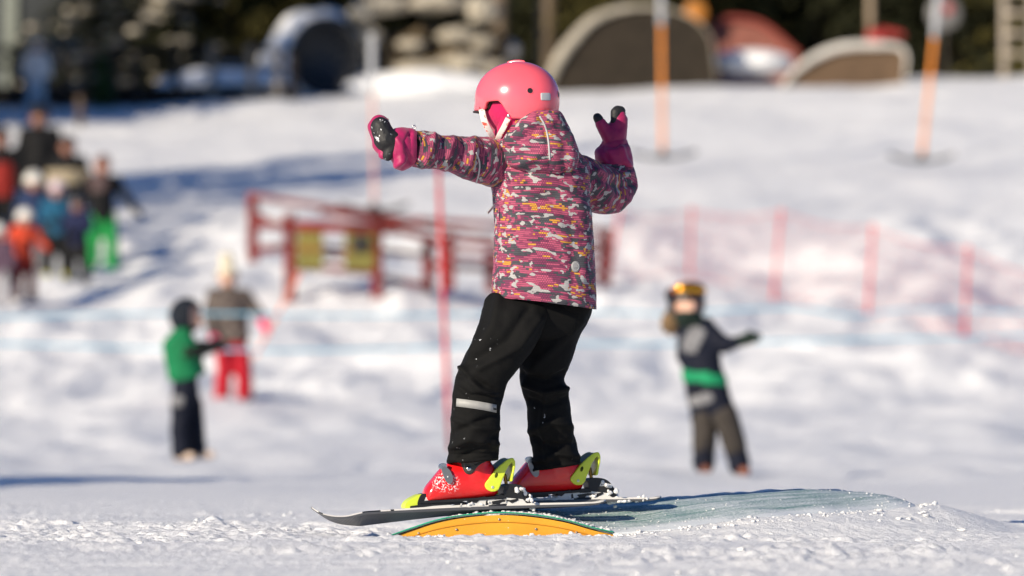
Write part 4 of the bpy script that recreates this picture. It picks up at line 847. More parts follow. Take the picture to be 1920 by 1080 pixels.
    if kind == 'helmet':
        V, Fc = ell((0, 0, 0), (hs*1.22, hs*1.06, hs*1.2), 40, 26); zz = V[:, 2]/(hs*1.2); keep = [q for q in Fc if np.mean(zz[list(q)]) > (-.05 if np.mean(V[list(q), 0]) > .35*hs else -.52)]
        s_ = V*.92; nv = len(V); hel = add('helmet', (hc+u*hs*.12+np.concatenate([V, s_])@M.T, keep+[tuple(i+nv for i in q[::-1]) for q in keep]), m2, o)
        return o, dict(M=M, at=at, hs=hs, helmet=hel, jacket=jk, trousers=tr, jv=jv, tv=tv)
    if kind == 'beanie':
        V, Fc = ell((0, 0, 0), (hs*1.08, hs*.92, hs*1.15), 36, 24); keep = [q for q in Fc if np.mean(V[list(q), 2]) > (.36 if np.mean(V[list(q), 0]) > .3*hs else -.2)*hs]
        rr = [np.array([math.cos(a)*1.08, math.sin(a)*.93, -.0+.34*math.cos(a)])*hs for a in np.linspace(0, 2*math.pi, 33)]
        hat = add('hat', (hc+u*hs*.05+V@M.T, keep), m2, o); add('hat_band', tube([hc+u*hs*.08+r@M.T for r in rr], [(hs*.09, hs*.2)]*33, 10, 33, up=tuple(u)), m2, hat)
        return o, dict(M=M, at=at, hs=hs, hat=hat, jacket=jk, trousers=tr, jv=jv, tv=tv)
    if kind == 'hood':
        V, Fc = ell((0, 0, 0), (hs*1.15, hs*1.0, hs*1.2), 40, 28); d_ = V/np.linalg.norm(V, axis=1)[:, None]
        keep = [q for q in Fc if not (np.mean(d_[list(q), 0]) > .62 and abs(np.mean(d_[list(q), 2])+.05) < .62)]
        hd = add('hood', (hc+V@M.T, keep), m2, o); return o, dict(M=M, at=at, hs=hs, hood=hd, jacket=jk, trousers=tr, jv=jv, tv=tv)
    if kind == 'cap':
        V, Fc = ell((0, 0, 0), (hs*1.06, hs*.9, hs*1.1), 36, 24); keep = [q for q in Fc if np.mean(V[list(q), 2]) > .25*hs]
        add('cap', join((hc+u*hs*.02+V@M.T, keep), prism(_closed([(.7, -.5), (1.55, -.35), (1.7, 0), (1.55, .35), (.7, .5)], 5)*hs, at(0, 0, .32), f, l, u, hs*.08)), m2, o); return o, dict(M=M, at=at, hs=hs, jacket=jk, trousers=tr, jv=jv, tv=tv)
def on_cloth(VF, c, rx, rz, tilt=0., off=.006, front=True):
    """a patch of cloth lying on a garment: its faces within an ellipse round c (seen from the front)"""
    V, Fc = VF; N = normals(V, Fc); C = np.array([V[list(q)].mean(0) for q in Fc]); n = np.array([N[list(q)].mean(0) for q in Fc]); d = C-c; ct, st = math.cos(tilt), math.sin(tilt)
    a = (d[:, 0]*ct+d[:, 2]*st)/rx; b = (-d[:, 0]*st+d[:, 2]*ct)/rz; k = (np.abs(a)**3+np.abs(b)**3 < 1)
    if front: k &= (n[:, 1] < .1) & (np.abs(C[:, 1]-C[k, 1].min()) < .16)
    Fk = [Fc[i] for i in np.where(k)[0]]; ids = sorted({v for q in Fk for v in q}); mp = {v: i for i, v in enumerate(ids)}; P0 = V[ids]+N[ids]*off; P1 = V[ids]-N[ids]*.004; m_ = len(ids)
    ed = {}
    for q in Fk:
        for x, y in zip(q, q[1:]+q[:1]): ed[(x, y)] = 1
    out = [tuple(mp[v] for v in q) for q in Fk]+[(mp[x], mp[x]+m_, mp[y]+m_, mp[y]) for x, y in ed if (y, x) not in ed]
    return np.concatenate([P0, P1]), out
def pose(d, P): return {k: W(v[0], v[1], d+(v[2] if len(v) > 2 else 0)) for k, v in P.items()}
NAVY = cm('navy_cloth', (.006, .008, .018), .75); GREENJ = cm('green_jacket_cloth', (.008, .16, .06), .75); SLATE = cm('dark_sleeve', (.009, .011, .010), .75)
# child in the green jacket
J = pose(39.6, dict(head=(349, 592), neck=(345, 622), pelvis=(348, 690), s0=(332, 632, .05), s1=(345, 630, -.12), e0=(352, 655, .1), e1=(352, 662, -.16), h0=(392, 648, .06), h1=(395, 653, -.12), p0=(345, 700, .06), p1=(350, 700, -.05), k0=(362, 768, .08), k1=(338, 772, -.06), a0=(370, 838, .08), a1=(338, 842, -.06)))
o, q = figure(J, 1.17, (.93, -.36, -.02), 'child in green jacket and navy trousers holding arms forward, dark hood on head', GREENJ, NAVY, ('hood', cm('dark_navy_hood', (.010, .014, .022), .8)), mitt=cm('dark_mitten', (.015, .015, .016), .7), boots=cm('pale_boot', (.55, .42, .33), .5), thick=1.28)
add('knee_patch', on_cloth(q['tv'], W(332, 752, 39.5), .05, .045), cm('grey_patch', (.19, .19, .20), .7), q['trousers'])
for i in '01': add('sleeve_panel', fuse([cap(J['e'+i]+(J['s'+i]-J['e'+i])*.25, J['e'+i], .056, .053), cap(J['e'+i], J['h'+i]+(J['e'+i]-J['h'+i])*.25, .053, .048)], .015, 3), SLATE, q['jacket'])
# woman with the cream hat
J = pose(62, dict(head=(427, 518), neck=(428, 540), pelvis=(432, 628), s0=(400, 553), s1=(458, 551), e0=(389, 592, -.1), e1=(481, 580), h0=(402, 636, -.2), h1=(494, 606, -.05), p0=(421, 646), p1=(447, 646), k0=(421, 692), k1=(457, 690), a0=(416, 742), a1=(459, 738)))
TAUPE = specked('taupe_patterned_cloth', (.06, .043, .037), (.18, .145, .12), 14, .52, soft=.1)
o, q = figure(J, 1.52, (.1, -.99, -.05), 'person in cream hat, taupe jacket and red trousers holding an orange ski pole', TAUPE, cm('red_cloth', (.38, .010, .022), .75), ('beanie', cm('cream_wool', (.64, .58, .44), .9, bump=.5)), mitt=cm('pink_mitten', (.78, .04, .16), .7), thick=1.25)
add('pompom', (lambda v: (v[0], v[1]))(orient((rough(*ell(W(426, 487, 62), (.085, .085, .08), 24, 18), .02, 40, 2), ell((0, 0, 0), (1, 1, 1), 24, 18)[1]))), cm('cream_wool', (.7, .66, .5)), q['hat'])
pz = W(478, 668, 61.9); p1 = W(551, 532, 61.6)
pole = add('ski_pole', fuse([cap(pz, p1, .016, .016, 10), cap(p1, p1+(p1-pz)*.14, .024, .024, 10), cap(pz+(p1-pz)*.08, pz+(p1-pz)*.085, .03, .03, 12)], .008, 3), cm('orange_pole', (.78, .24, .14), .5), base=pz)
tag(pole, 'orange ski pole held out in the pink mitten of the cream hatted person', 'ski pole')
# child leaning back with the gold goggles
J = pose(34.6, dict(head=(1287, 572), neck=(1300, 603), pelvis=(1322, 712), s0=(1286, 620, .06), s1=(1326, 618, -.08), e0=(1283, 668, .14), e1=(1358, 646, -.12), h0=(1304, 706, .2), h1=(1393, 638, -.14), p0=(1312, 728, .05), p1=(1338, 728, -.05), k0=(1322, 800, .06), k1=(1366, 796, -.06), a0=(1319, 864, .06), a1=(1386, 866, -.06)))
o, q = figure(J, 1.18, unit((.30, -.93, .2)), 'child in navy suit with green waistband leaning back, gold goggles on dark helmet', NAVY, NAVY, ('helmet', cm('black_helmet', (.006, .007, .007), .35, coat=.3)), mitt=cm('dark_green_mitten', (.014, .026, .02), .75), boots=cm('orange_boot', (.20, .07, .04), .5), knees=cm('brown_grey_panel', (.045, .038, .033), .8), thick=1.08)
M, at, hs = q['M'], q['at'], q['hs']
GOLD = mat('gold_mirror_lens', (.95, .42, .04), .17, 1, var=.15, vs=30, bump=0)
gc = at(.74, 0, .72)
gv = ell((0, 0, 0), (hs*.55, hs*.92, hs*.40), 40, 28); gg = add('goggles', (gc+gv[0]@M.T, gv[1]), GOLD, q['helmet'])
add('goggle_frame', tube([gc+(np.array([.16-.25*math.cos(a)**2, .94*math.cos(a), .38*math.sin(a)])*hs)@M.T for a in np.linspace(0, 2*math.pi, 33)], [hs*.075]*33, 8, 33), cm('orange_frame', (.45, .10, .02), .5), gg)
add('goggle_strap', tube([hc_ for hc_ in [at(1.24*math.cos(a)*.95, 1.1*math.sin(a), .62+.1*math.cos(a)) for a in np.linspace(.6, 2*math.pi-.6, 30)]], [(hs*.05, hs*.22)]*30, 8, 30, up=(0, 0, 1)), cm('dark_strap', (.03, .02, .02), .8), gg)
fv = ell(W(1258, 606, 34.75), (.06, .07, .075), 28, 20); add('fur_trim', (rough(*orient(fv), .03, 40, 3), fv[1]), cm('brown_fur', (.20, .13, .07), .95, bump=.8), q['jacket'])
add('waistband', on_cloth(q['jv'], W(1318, 709, 34.6), .3, .034, -.12, .006, False), cm('green_band', (.01, .24, .10), .7), q['jacket'])
add('chest_patch', on_cloth(q['jv'], W(1301, 637, 34.45), .052, .085, -.45), cm('grey_patch', (.19, .19, .20)), q['jacket'])
add('hip_patch', on_cloth(q['tv'], W(1314, 750, 34.5), .075, .036, .25), cm('grey_patch', (.19, .19, .20)), q['trousers'])
add('neck_gaiter', fuse([ell(at(.16, 0, -.72), (hs*.86, hs*.80, hs*.46), 30, 20, M)[:2], cap(at(0, 0, -.8), W(1302, 606, 34.6), hs*.62, hs*.66)], .010, 3), cm('dark_green_mitten', (.008, .014, .011)), q['jacket'])
add('collar_roll', fuse([cap(W(1290, 609, 34.62), W(1306, 608, 34.53), .026, .03), cap(W(1306, 608, 34.53), W(1326, 603, 34.58), .03, .032), cap(W(1326, 603, 34.58), W(1330, 604, 34.68), .032, .028)], .012, 4), cm('dark_green_mitten', (.014, .026, .02)), q['jacket'])
# the group waiting at the left
def stand(px, d, H, yaw=0., arms='down', stance=.11, px_foot=None, z=None):
    X = (px-960)/F*d; zz = gz(X, d) if z is None else z; c, s = math.cos(yaw), math.sin(yaw); r = np.array([c, s, 0])
    B = np.array([X, d, zz]); fw = np.array([s, -c, 0]); up = np.array([0, 0, 1.]); p = lambda a, b, h: B+r*a*H+fw*b*H+up*h*H
    J = dict(head=p(0, .02, .925), neck=p(0, 0, .845), pelvis=p(0, 0, .50), s0=p(-.115, 0, .80), s1=p(.115, 0, .80), p0=p(-.055, 0, .48), p1=p(.055, 0, .48), k0=p(-stance*.7, .02, .27), k1=p(stance*.7, .02, .27), a0=p(-stance*.8, 0, .075), a1=p(stance*.8, 0, .075))
    if arms == 'down': J.update(e0=p(-.16, -.01, .63), e1=p(.16, -.01, .63), h0=p(-.165, .06, .49), h1=p(.165, .06, .49))
    elif arms == 'front': J.update(e0=p(-.16, .03, .64), e1=p(.16, .03, .64), h0=p(-.07, .15, .60), h1=p(.07, .15, .60))
    else: J.update(e0=p(-.2, 0, .66), e1=p(.2, 0, .66), h0=p(-.27, .06, .56), h1=p(.27, .06, .56))
    return J, np.array([s, -c, -.08])
SKIN2 = mat('skin_shade', (.34, .16, .11), .55, var=.08, bump=.05); BLK = cm('black_cloth', (.006, .006, .007), .75); GP = 'people gathered on the slope'  # darker copy of the skin: shade on the group's faces put into the colour
WH = cm('white_helmet', (.72, .70, .64), .35)
def fig(px, d, H, lab, j, t, h, yaw=0., arms='down', **k):
    J, f = stand(px, d, H, yaw, arms); return figure(J, H, f, lab, j, t, h, group=GP, detail=False, skin=SKIN2, **k)
o, q = fig(191, 81, 1.68, 'adult in black jacket and bright green trousers at the right end of the group', BLK, cm('bright_green_cloth', (.015, .26, .06), .7), ('cap', cm('brown_cap', (.10, .04, .03))), .3, 'out')
add('chest_panel', on_cloth(q['jv'], W(184, 338, 80.9), .14, .17, 0, .01), cm('brown_panel', (.09, .06, .06)), q['jacket'])
o, q = fig(128, 82, 1.72, 'adult in black with a wide beige band across the chest', BLK, BLK, ('cap', cm('dark_cap', (.03, .02, .02))), -.1, 'down', thick=1.15)
b0 = J_ = W(128, 333, 82); add('chest_band', on_cloth(q['jv'], b0, .5, .11, 0, .01, False), cm('beige_band', (.30, .25, .17)), q['jacket'])
fig(73, 86, 1.98, 'tall adult in black standing behind the white helmeted children', BLK, BLK, ('beanie', cm('black_hat', (.015, .015, .016))), 0, 'down')
o, q = fig(2, 83.5, 1.85, 'adult in black jacket with red front, half cut off by the left frame edge', BLK, BLK, ('cap', cm('dark_cap', (.03, .02, .02))), 0, 'down')
add('red_front', on_cloth(q['jv'], W(6, 338, 83.3), .17, .27, 0, .01), cm('red_front', (.25, .02, .015)), q['jacket'])
fig(62, 80.5, 1.40, 'child in white helmet and dark blue jacket in front of the tall adult', cm('blue_jacket', (.02, .035, .09)), cm('grey_cloth', (.10, .10, .11)), ('helmet', WH), .2)
fig(45, 76.5, 1.20, 'child in white helmet with orange red jacket', cm('orange_red_jacket', (.62, .07, .03)), cm('dark_red_cloth', (.16, .012, .012)), ('helmet', WH), .4, 'out')
fig(-4, 76, 1.22, 'child in white helmet and dark plum jacket at the left frame edge', cm('plum_jacket', (.10, .06, .09)), cm('pale_grey_cloth', (.35, .34, .36)), ('helmet', WH), -.2)
o, q = fig(106, 79, 1.30, 'child in pale lilac helmet with teal blue jacket and yellow boots', cm('cyan_jacket', (.012, .09, .17)), BLK, ('helmet', cm('lilac_helmet', (.55, .45, .50), .35)), .1, 'front', boots=cm('yellow_boot', (.70, .66, .08), .5))
fig(146, 78.5, 1.22, 'child in navy blue jacket between the beige banded adult and the green trousers', cm('royal_blue_jacket', (.010, .014, .05)), BLK, ('helmet', cm('dark_helmet', (.03, .03, .035), .35)), -.3, 'front')
# walker far away by the deck
J, f = stand(66, 113.2, 1.5, .3, z=gz(-9.48, 113.2)-.1)
figure(J, 1.5, f, 'distant person in white jacket and pale blue trousers by the wooden deck', cm('white_cloth', (.75, .73, .70), .75), cm('pale_blue_cloth', (.42, .52, .60), .75), ('beanie', cm('white_hat', (.72, .70, .66))), detail=False)
# ------------------------------------------------------------------ course furniture
def hit(px, row, y0=20, y1=140):
    """distance at which the ray of a photo point meets the snow"""
    ys_ = np.arange(y0, y1, .1); P = np.array([W(px, row, y) for y in ys_]); g = ground(P[:, 0], P[:, 1], False); k = np.where(P[:, 2] <= g)[0]
    return float(ys_[k[0]]) if len(k) else None
def at(px, row, dz=0):
    y = hit(px, row) or 118.; p = W(px, row, y); p[2] = gz(p[0], p[1])+dz; return p
REDP = cm('red_pole_plastic', (.62, .012, .016), .4)
b = W(843, 786, 45); b[2] = gz(b[0], 45)-.05; t_p = W(822, 318, 44.8)
sp_ = add('slalom_pole', tube([b, b+(t_p-b)*.5, t_p], [.017]*3, 14, 12, round_ends=True)[:2], REDP, base=b)
tag(sp_, 'thin red slalom pole leaning slightly, planted in snow behind the skier', 'slalom pole', None)
BLUE = cm('pale_blue_tape', (.16, .38, .52), .6)
for nm, pts in (('upper pale blue tape strung across the slope behind the skier', [(-260, 606), (-150, 600), (300, 588), (700, 592), (1100, 585), (1250, 588), (1480, 577), (1600, 592), (1720, 580), (2050, 590), (2160, 592)]), ('lower pale blue tape strung across the slope behind the skier', [(-260, 640), (-150, 640), (400, 656), (700, 655), (1000, 645), (1300, 645), (1450, 640), (1700, 635), (2050, 625), (2160, 622)])):
    P = [W(x, y, 51) for x, y in pts]; r = root('barrier_tape', P[0], nm, 'barrier tape', 'tapes strung across the slope')
    add('tape', tube(P, [(.013, .004)]*len(P), 8, 120, up=(0, 1, 0))[:2], BLUE, r)
for px in (-260, 2160):
    p = W(px, 600, 51); g_ = gz(p[0], 51); o = add('tape_post', tube([[p[0], 51.04, g_-.3], [p[0], 51.04, 1.6]], [.03, .03], 12, 8, round_ends=True)[:2], REDP, base=(p[0], 51.04, g_)); tag(o, 'red post outside the frame carrying the blue tapes', 'post', 'posts of the blue tapes')
# net fence on the right
posts = [((1140, 528), (1162, 392)), ((1293, 515), (1297, 390)), ((1450, 562), (1465, 393)), ((1627, 590), (1637, 422)), ((1808, 632), (1815, 462)), ((2010, 690), (2000, 520))]
PB, PT = [], []
for (bx_, by_), (tx, ty) in posts:
    y = hit(bx_, by_) or 60; p = W(bx_, by_, y); PB.append(p); PT.append(W(tx, ty, y))
nf = root('net_fence', PB[2], 'sagging pale red safety net fence on red posts running down to the right', 'net fence')
for p, q in zip(PB, PT): add('post', tube([p-(q-p)*.2, q], [.020, .018], 14, 8, round_ends=True)[:2], cm('net_post_red', (.66, .035, .03), .5), nf)
gs = []; yn = np.array([0, -.035, 0]); A_, B_ = cat(np.array(PB), 12*6+1), cat(np.array(PT), 12*6+1)
nn_ = 190; A_, B_ = cat(np.array(PB), nn_), cat(np.array(PT), nn_)
A2 = np.stack([np.interp(np.linspace(0, 5, nn_), range(6), np.array(PB)[:, k]) for k in range(3)], 1); B2 = np.stack([np.interp(np.linspace(0, 5, nn_), range(6), np.array(PT)[:, k]) for k in range(3)], 1)
sag = .10*np.abs(np.sin(np.linspace(0, 5, nn_)*math.pi)); B2[:, 2] -= .03+sag*.8; A2[:, 2] += .03+.05*fbm(A2*.6, 2, 3)
NET = cm('red_net_cord', (.62, .10, .09), .7)
def bar(a, b, r): 
    d = b-a; n = np.array([0, r, 0]); m = np.cross(d, n); m = m/max(np.linalg.norm(m), 1e-9)*r
    V = np.array([a+n, a+m, a-n, a-m, b+n, b+m, b-n, b-m]); return V, [(i, (i+1) % 4, (i+1) % 4+4, i+4) for i in range(4)]
for i in range(nn_): gs.append(bar(A2[i]+yn, B2[i]+yn, .0011))
for k in range(17):
    f = k/16.; L_ = A2*(1-f)+B2*f+yn; r = .006 if k in (0, 16) else .0011
    for i in range(nn_-1): gs.append(bar(L_[i], L_[i+1], r))
add('netting', join(*gs), NET, nf, smooth=False)
# red wooden frame with yellow panels
dF = hit(620, 556) or 76.
RW = mat('red_painted_wood', (.17, .012, .010), .65, var=.35, vs=6, bump=.3, bs=30); YL = mat('yellow_panel', (.16, .14, .022), .6, var=.2, vs=4)
fr_ = root('wooden_barrier', W(620, 550, dF), 'low red wooden barrier with two yellow panels standing on the slope', 'barrier')
Q = lambda x, y, dy=0: W(x, y, dF+dy)
for x, t, bt, dy in ((474, 362, 478, .8), (543, 400, 556, 0), (707, 425, 556, 0), (803, 440, 542, .5), (842, 440, 530, -.2), (1135, 430, 530, 1.4), (920, 470, 535, 1)): add('post', beam(Q(x, bt+14, dy), Q(x, t, dy), .15, .15, .008), RW, fr_)
for p, q, dy, w_ in (((466, 366), (765, 412), .75, .055), ((765, 412), (1150, 432), .9, .055), ((478, 420), (560, 424), .6, .08), ((548, 424), (735, 428), -.1, .11), ((735, 408), (740, 440), .2, .09), ((735, 428), (850, 462), .1, .07), ((850, 455), (1150, 475), .7, .06), ((474, 470), (545, 462), .4, .075), ((545, 458), (800, 478), .4, .055), ((545, 500), (710, 510), 0, .075), ((790, 498), (850, 496), .1, .07), ((850, 500), (1145, 520), .8, .06), ((478, 400), (548, 440), .7, .045), ((600, 396), (930, 446), .8, .05), ((710, 520), (800, 535), .3, .06), ((850, 478), (1150, 498), .75, .05), ((548, 478), (712, 486), .12, .06), ((940, 452), (1150, 456), .85, .05)): add('rail', beam(Q(*p, dy), Q(*q, dy), w_*1.35, .06, .006), RW, fr_)
for x0, x1, y0, y1 in ((556, 606, 428, 504), (646, 702, 430, 506)): c = (Q(x0, y0, -.08)+Q(x1, y1, -.08))/2; p_ = add('panel', box(c, ((x1-x0)/2/F*dF, .018, (y1-y0)/2/F*dF), None, .006), YL, fr_, smooth=False); add('panel_band', box(c-np.array([0, .022, 0]), ((x1-x0)/2/F*dF*1.0, .004, .05), None, .002), cm('ochre_band', (.22, .12, .03)), p_, smooth=False)
add('dark_disc', ell(Q(676, 458, -.12), (.14, .03, .13), 24, 12), cm('dark_disc', (.03, .028, .025)), fr_)
# T-bars of the surface lift hanging from the cable
STB = cm('orange_lift_rod', (.80, .26, .03), .5); TB = cm('black_tbar', (.03, .03, .033), .5); SPR = cm('white_spring_box', (.42, .43, .45), .5)
def tbar(bot, top, mid, d, wpx, label, col=STB, rr=.036):
    B_, T_, M_ = W(bot[0], bot[1], d), W(top[0], top[1], d), W(mid[0], mid[1], d); dr = unit(T_-B_); r = root('lift_tbar', B_, label, 'lift bar', 'bars hanging from the ski lift')
    add('rod', tube([B_, M_], [rr, rr], 14, 10)[:2], col, r); add('spring_box', fuse([cap(M_, M_+dr*.75, .055, .055), cap(M_+dr*.75, M_+dr*.8, .05, .04)], .015, 3), SPR, r)
    add('cord', tube([M_+dr*.7, M_+dr*3.4], [.012, .012], 8, 8)[:2], cm('lift_cord', (.08, .08, .08)), r)
    w_ = wpx/F*d; a = np.linspace(-1, 1, 15); add('crossbar', tube([B_+np.array([w_*x, 0, .10*x*x]) for x in a], [.034]*15, 12, 30, round_ends=True)[:2], TB, r); add('hub', ell(B_+dr*.05, (.075, .07, .09), 18, 12), TB, r)
    return M_+dr*3.4
hc1 = tbar((1243, 296), (1240, 0), (1240, 42), 97, 60, 'upright orange lift bar with black crosspiece, nearest right of the raised mitten')
hc2 = tbar((1728, 302), (1757, 20), (1752, 66), 96, 58, 'slanting orange lift bar with black crosspiece near the right frame edge')
hc3 = tbar((702, 396), (700, 60), (698, 168), 84, 62, 'faint pinkish orange lift bar left of the skier, grey top against the mound', cm('pale_orange_rod', (.74, .30, .20), .5), .02)
cb = add('lift_cable', tube([hc3+(hc3-hc1)*1.2, hc3, hc1, hc2, hc2+(hc2-hc1)*.8], [.02]*5, 8, 40)[:2], cm('steel_cable', (.2, .2, .2), .5, metal=.6), base=hc3); tag(cb, 'steel cable of the ski lift above the frame carrying the orange bars', 'cable')
# ------------------------------------------------------------------ the far edge of the slope
DW = mat('dark_weathered_wood', (.055, .045, .038), .85, var=.4, vs=5, bump=.4); PW = mat('pale_weathered_wood', (.36, .31, .25), .85, var=.3, vs=5, bump=.3)
def top_y(px, lo=108, hi=120):   # where the slope meets its crest for a column
    return 114.
dk = root('deck_fence', W(270, 188, 114.5), 'long dark wooden deck railing with pale posts along the top of the slope', 'railing')
for i, (x, t) in enumerate(((-60, 84), (25, 84), (120, 86), (212, 92), (262, 92), (330, 88), (398, 82), (470, 84), (521, 92), (548, 100))):
    d = 114.5; p = W(x, t, d); g_ = gz(p[0], d); add('post', beam([p[0], d, g_-.4], p, .15, .15, .015), PW if i in (6, 7, 8) else DW, dk)
for rr, w_, dd in ((92, .10, .09), (122, .08, .09), (174, .26, .16)): add('rail', beam(W(-70, rr, 114.5+dd), W(552, rr+4, 114.5+dd), w_, .06, .008), DW, dk)
add('deck_floor', box(W(240, 180, 116.3), (3.5, 1.6, .10), None, .01), DW, dk, smooth=False)
# snow lying on the deck
sb = ell((0, 0, 0), (1, 1, 1), 60, 40)
def lump(name, c, ax, label, seed, mat_=SNOW, catg='snow heap', amp=.12, parent=None):
    V = sb[0]*np.array(ax); V = V*(1+amp*fbm(sb[0]*2.2, 4, seed))[:, None]; o = add(name, (V+c, sb[1]), mat_, parent, base=None if parent else c)
    if parent is None: tag(o, label, catg)
    return o
lump('snow_heap', W(430, 178, 117), (1.5, .7, .62), 'snow lying on the wooden deck behind the pale posts', 5)
# cabin at the left edge
cbn = root('cabin', W(40, 190, 122), 'dark grey cabin with snowy roof behind the railing at the left edge', 'cabin')
cz = gz(-10, 122)
add('wall', box((-10.6, 123, cz+1.0), (1.95, 1.6, 1.6), None, .02), mat('dark_boards', (.045, .05, .055), .85, var=.3, vs=3, bump=.4), cbn, smooth=False)
add('corner_board', box((-10.72, 121.34, cz+1.0), (.16, .04, 1.6), None, .01), mat('grey_green_paint', (.22, .24, .21), .8), cbn, smooth=False)
add('roof', prism([(-12.9, cz+2.4), (-10.6, cz+3.4), (-8.3, cz+2.4), (-8.3, cz+2.6), (-10.6, cz+3.75), (-12.9, cz+2.6)], np.array([0, 123., 0]), (1, 0, 0), (0, 0, 1), (0, 1, 0), 4.0), SNOW, cbn, smooth=False)
add('window', box((-9.6, 121.37, cz+1.2), (.35, .03, .4), None, .01), cm('dark_glass', (.02, .03, .05), .15), cbn, smooth=False)
# mound with the dark round opening
mz = gz(-3.7, 117)
V = sb[0]*np.array([1.25, 1.2, 1.75]); V = V*(1+.10*fbm(sb[0]*2, 4, 31))[:, None]; mc = W(590, 175, 118.0)
mo = root('snow_mound', mc, 'snow covered mound in shade with a dark round opening in its front', 'snow mound')
add('mound', (V+mc, sb[1]), SNOW, mo)
oc = W(612, 105, 116.55); rr = [oc+np.array([.68*math.cos(a), 0, .74*math.sin(a)]) for a in np.linspace(0, 2*math.pi, 41)]
add('opening_rim', tube(rr, [.085]*41, 12, 41)[:2], cm('black_pipe', (.012, .014, .018), .6), mo)
add('pipe', tube([oc+np.array([0, .0, 0]), oc+np.array([0, .16, 0])], [(.69, .74), (.67, .72)], 40, 8, caps=(False, True), up=(0, 0, 1))[:2], cm('black_pipe', (.012, .014, .018), .6), mo)
# snow capped log pile
lp_ = root('log_pile', W(790, 150, 117), 'brown log pile half buried under sunlit clumps of snow', 'log pile')
r5 = np.random.default_rng(4); LOG = mat('log_bark', (.10, .075, .045), .9, var=.45, vs=5, bump=.6)
lz = W(790, 150, 117.5)[2]
for k in range(17):
    x = r5.uniform(690, 900); row = r5.uniform(30, 150); c = W(x, row, 117.6+r5.uniform(-.3, .5)); a = r5.normal(0, .28); dv = np.array([math.cos(a), r5.normal(0, .4), math.sin(a)])*r5.uniform(.4, .75); add('log', cap(c-dv, c+dv, r5.uniform(.10, .17), r5.uniform(.1, .16), 16), LOG, lp_)
SN2 = mat('dirty_snow', (.40, .36, .29), .8, var=.3, vs=5, bump=.4)
hb = root('snow_bank', W(780, 150, 117), 'sunlit bank of lumpy snow heaped over the log pile', 'snow bank')
for i, (x, y, ax) in enumerate(((720, 10, (.75, .5, .28)), (820, 5, (.9, .6, .26)), (905, 20, (.5, .5, .35)), (690, 72, (.42, .4, .30)), (770, 85, (.4, .3, .16)), (860, 68, (.62, .45, .22)), (905, 80, (.35, .4, .2)), (800, 128, (.9, .6, .20)), (870, 120, (.7, .6, .3)), (925, 130, (.5, .5, .22)), (680, 25, (.4, .4, .3)))):
    V = sb[0]*np.array(ax)*np.array([.72, .8, .72]); V = V*(1+.45*fbm(sb[0]*2.4, 4, 70+i))[:, None]; add('snow_clump', (V+W(x, y, 117.1), sb[1]), SN2, hb)
lump('snow_heap', W(800, 165, 116.6), (1.7, 1.0, .35), 'low rounded heap of snow at the foot of the log pile', 9)
# park features
def arch(name, outer, d, depth, face, rim, rimw, label, catg, top=None):
    O_ = np.array([W(x, y, d) for x, y in outer]); r = root(name, O_[0], label, catg)
    c = cat(O_, 50); xz = c[:, [0, 2]]; base_ = min(xz[:, 1].min(), gz(c[:, 0].mean(), d))-.3
    poly = np.concatenate([xz, [[xz[-1, 0], base_], [xz[0, 0], base_]]])
    add('side_panel', prism(poly, np.array([0, d+depth/2, 0]), (1, 0, 0), (0, 0, 1), (0, 1, 0), depth), face, r, smooth=False)
    tn = np.gradient(xz, axis=0); nrm = np.stack([-tn[:, 1], tn[:, 0]], 1); nrm /= np.linalg.norm(nrm, axis=1)[:, None]; nrm *= np.sign(nrm[25, 1])
    w_ = np.interp(np.arange(50), np.linspace(0, 49, len(rimw)), rimw)[:, None]; up_ = xz+nrm*w_; pl = np.concatenate([xz+nrm*.004, up_[::-1]])
    n = 50; V = []; Fc = []
    for dd in (-.12, depth+.1):
        V += [[a, d+dd, b] for a, b in xz+nrm*.004]+[[a, d+dd, b] for a, b in up_]
    V = np.array(V); k = 2*n
    for i in range(n-1): Fc += [(i, i+1, n+i+1, n+i), (k+i, k+n+i, k+n+i+1, k+i+1), (n+i, n+i+1, k+n+i+1, k+n+i), (i, k+i, k+i+1, i+1)]
    Fc += [(0, n, k+n, k), (n-1, k+n-1, k+2*n-1, 2*n-1)]
    add('top_layer', (V, Fc), rim, r); return r
BR1 = mat('dark_brown_boards', (.026, .020, .014), .85, var=.35, vs=4, bump=.3); BR2 = mat('brown_boards', (.11, .07, .042), .8, var=.25, vs=4, bump=.3); RD2 = mat('faded_red_boards', (.26, .10, .075), .8, var=.25, vs=4, bump=.2)
RDT = cm('red_ramp_top', (.30, .055, .04), .6)
arch('wall_ramp', [(1040, 150), (1060, 112), (1090, 72), (1120, 42), (1170, 22), (1230, 18), (1290, 32), (1330, 70), (1342, 150)], 116, 1.6, BR1, SN2, [.20, .24, .22, .18, .12, .06, .03, .02, .02], 'tall dark curved ramp with pale snowy rim, left of the red ramp', 'ramp')
arch('red_ramp', [(1310, 78), (1345, 46), (1385, 40), (1430, 52), (1470, 82), (1498, 104)], 119, 1.2, RD2, RDT, [.05, .08, .1, .1, .09, .06], 'low ramp with curved red top edge between two brown ramps', 'ramp')
lump('snow_heap', W(1410, 118, 117.4), (.85, .6, .27), 'white snow heap lying in front of the red ramp', 15)
arch('half_round_ramp', [(1474, 160), (1500, 134), (1535, 112), (1580, 96), (1640, 92), (1692, 98), (1694, 152)], 115, 1.5, BR2, mat('old_snow', (.58, .55, .50), .7, var=.15, vs=5, bump=.4), [.08, .13, .16, .17, .15, .08, .03], 'brown half moon ramp with snow on its curved top', 'ramp')
rdm = root('red_marker', W(1640, 75, 115.8), 'small red marker box on top of the half moon ramp', 'marker')
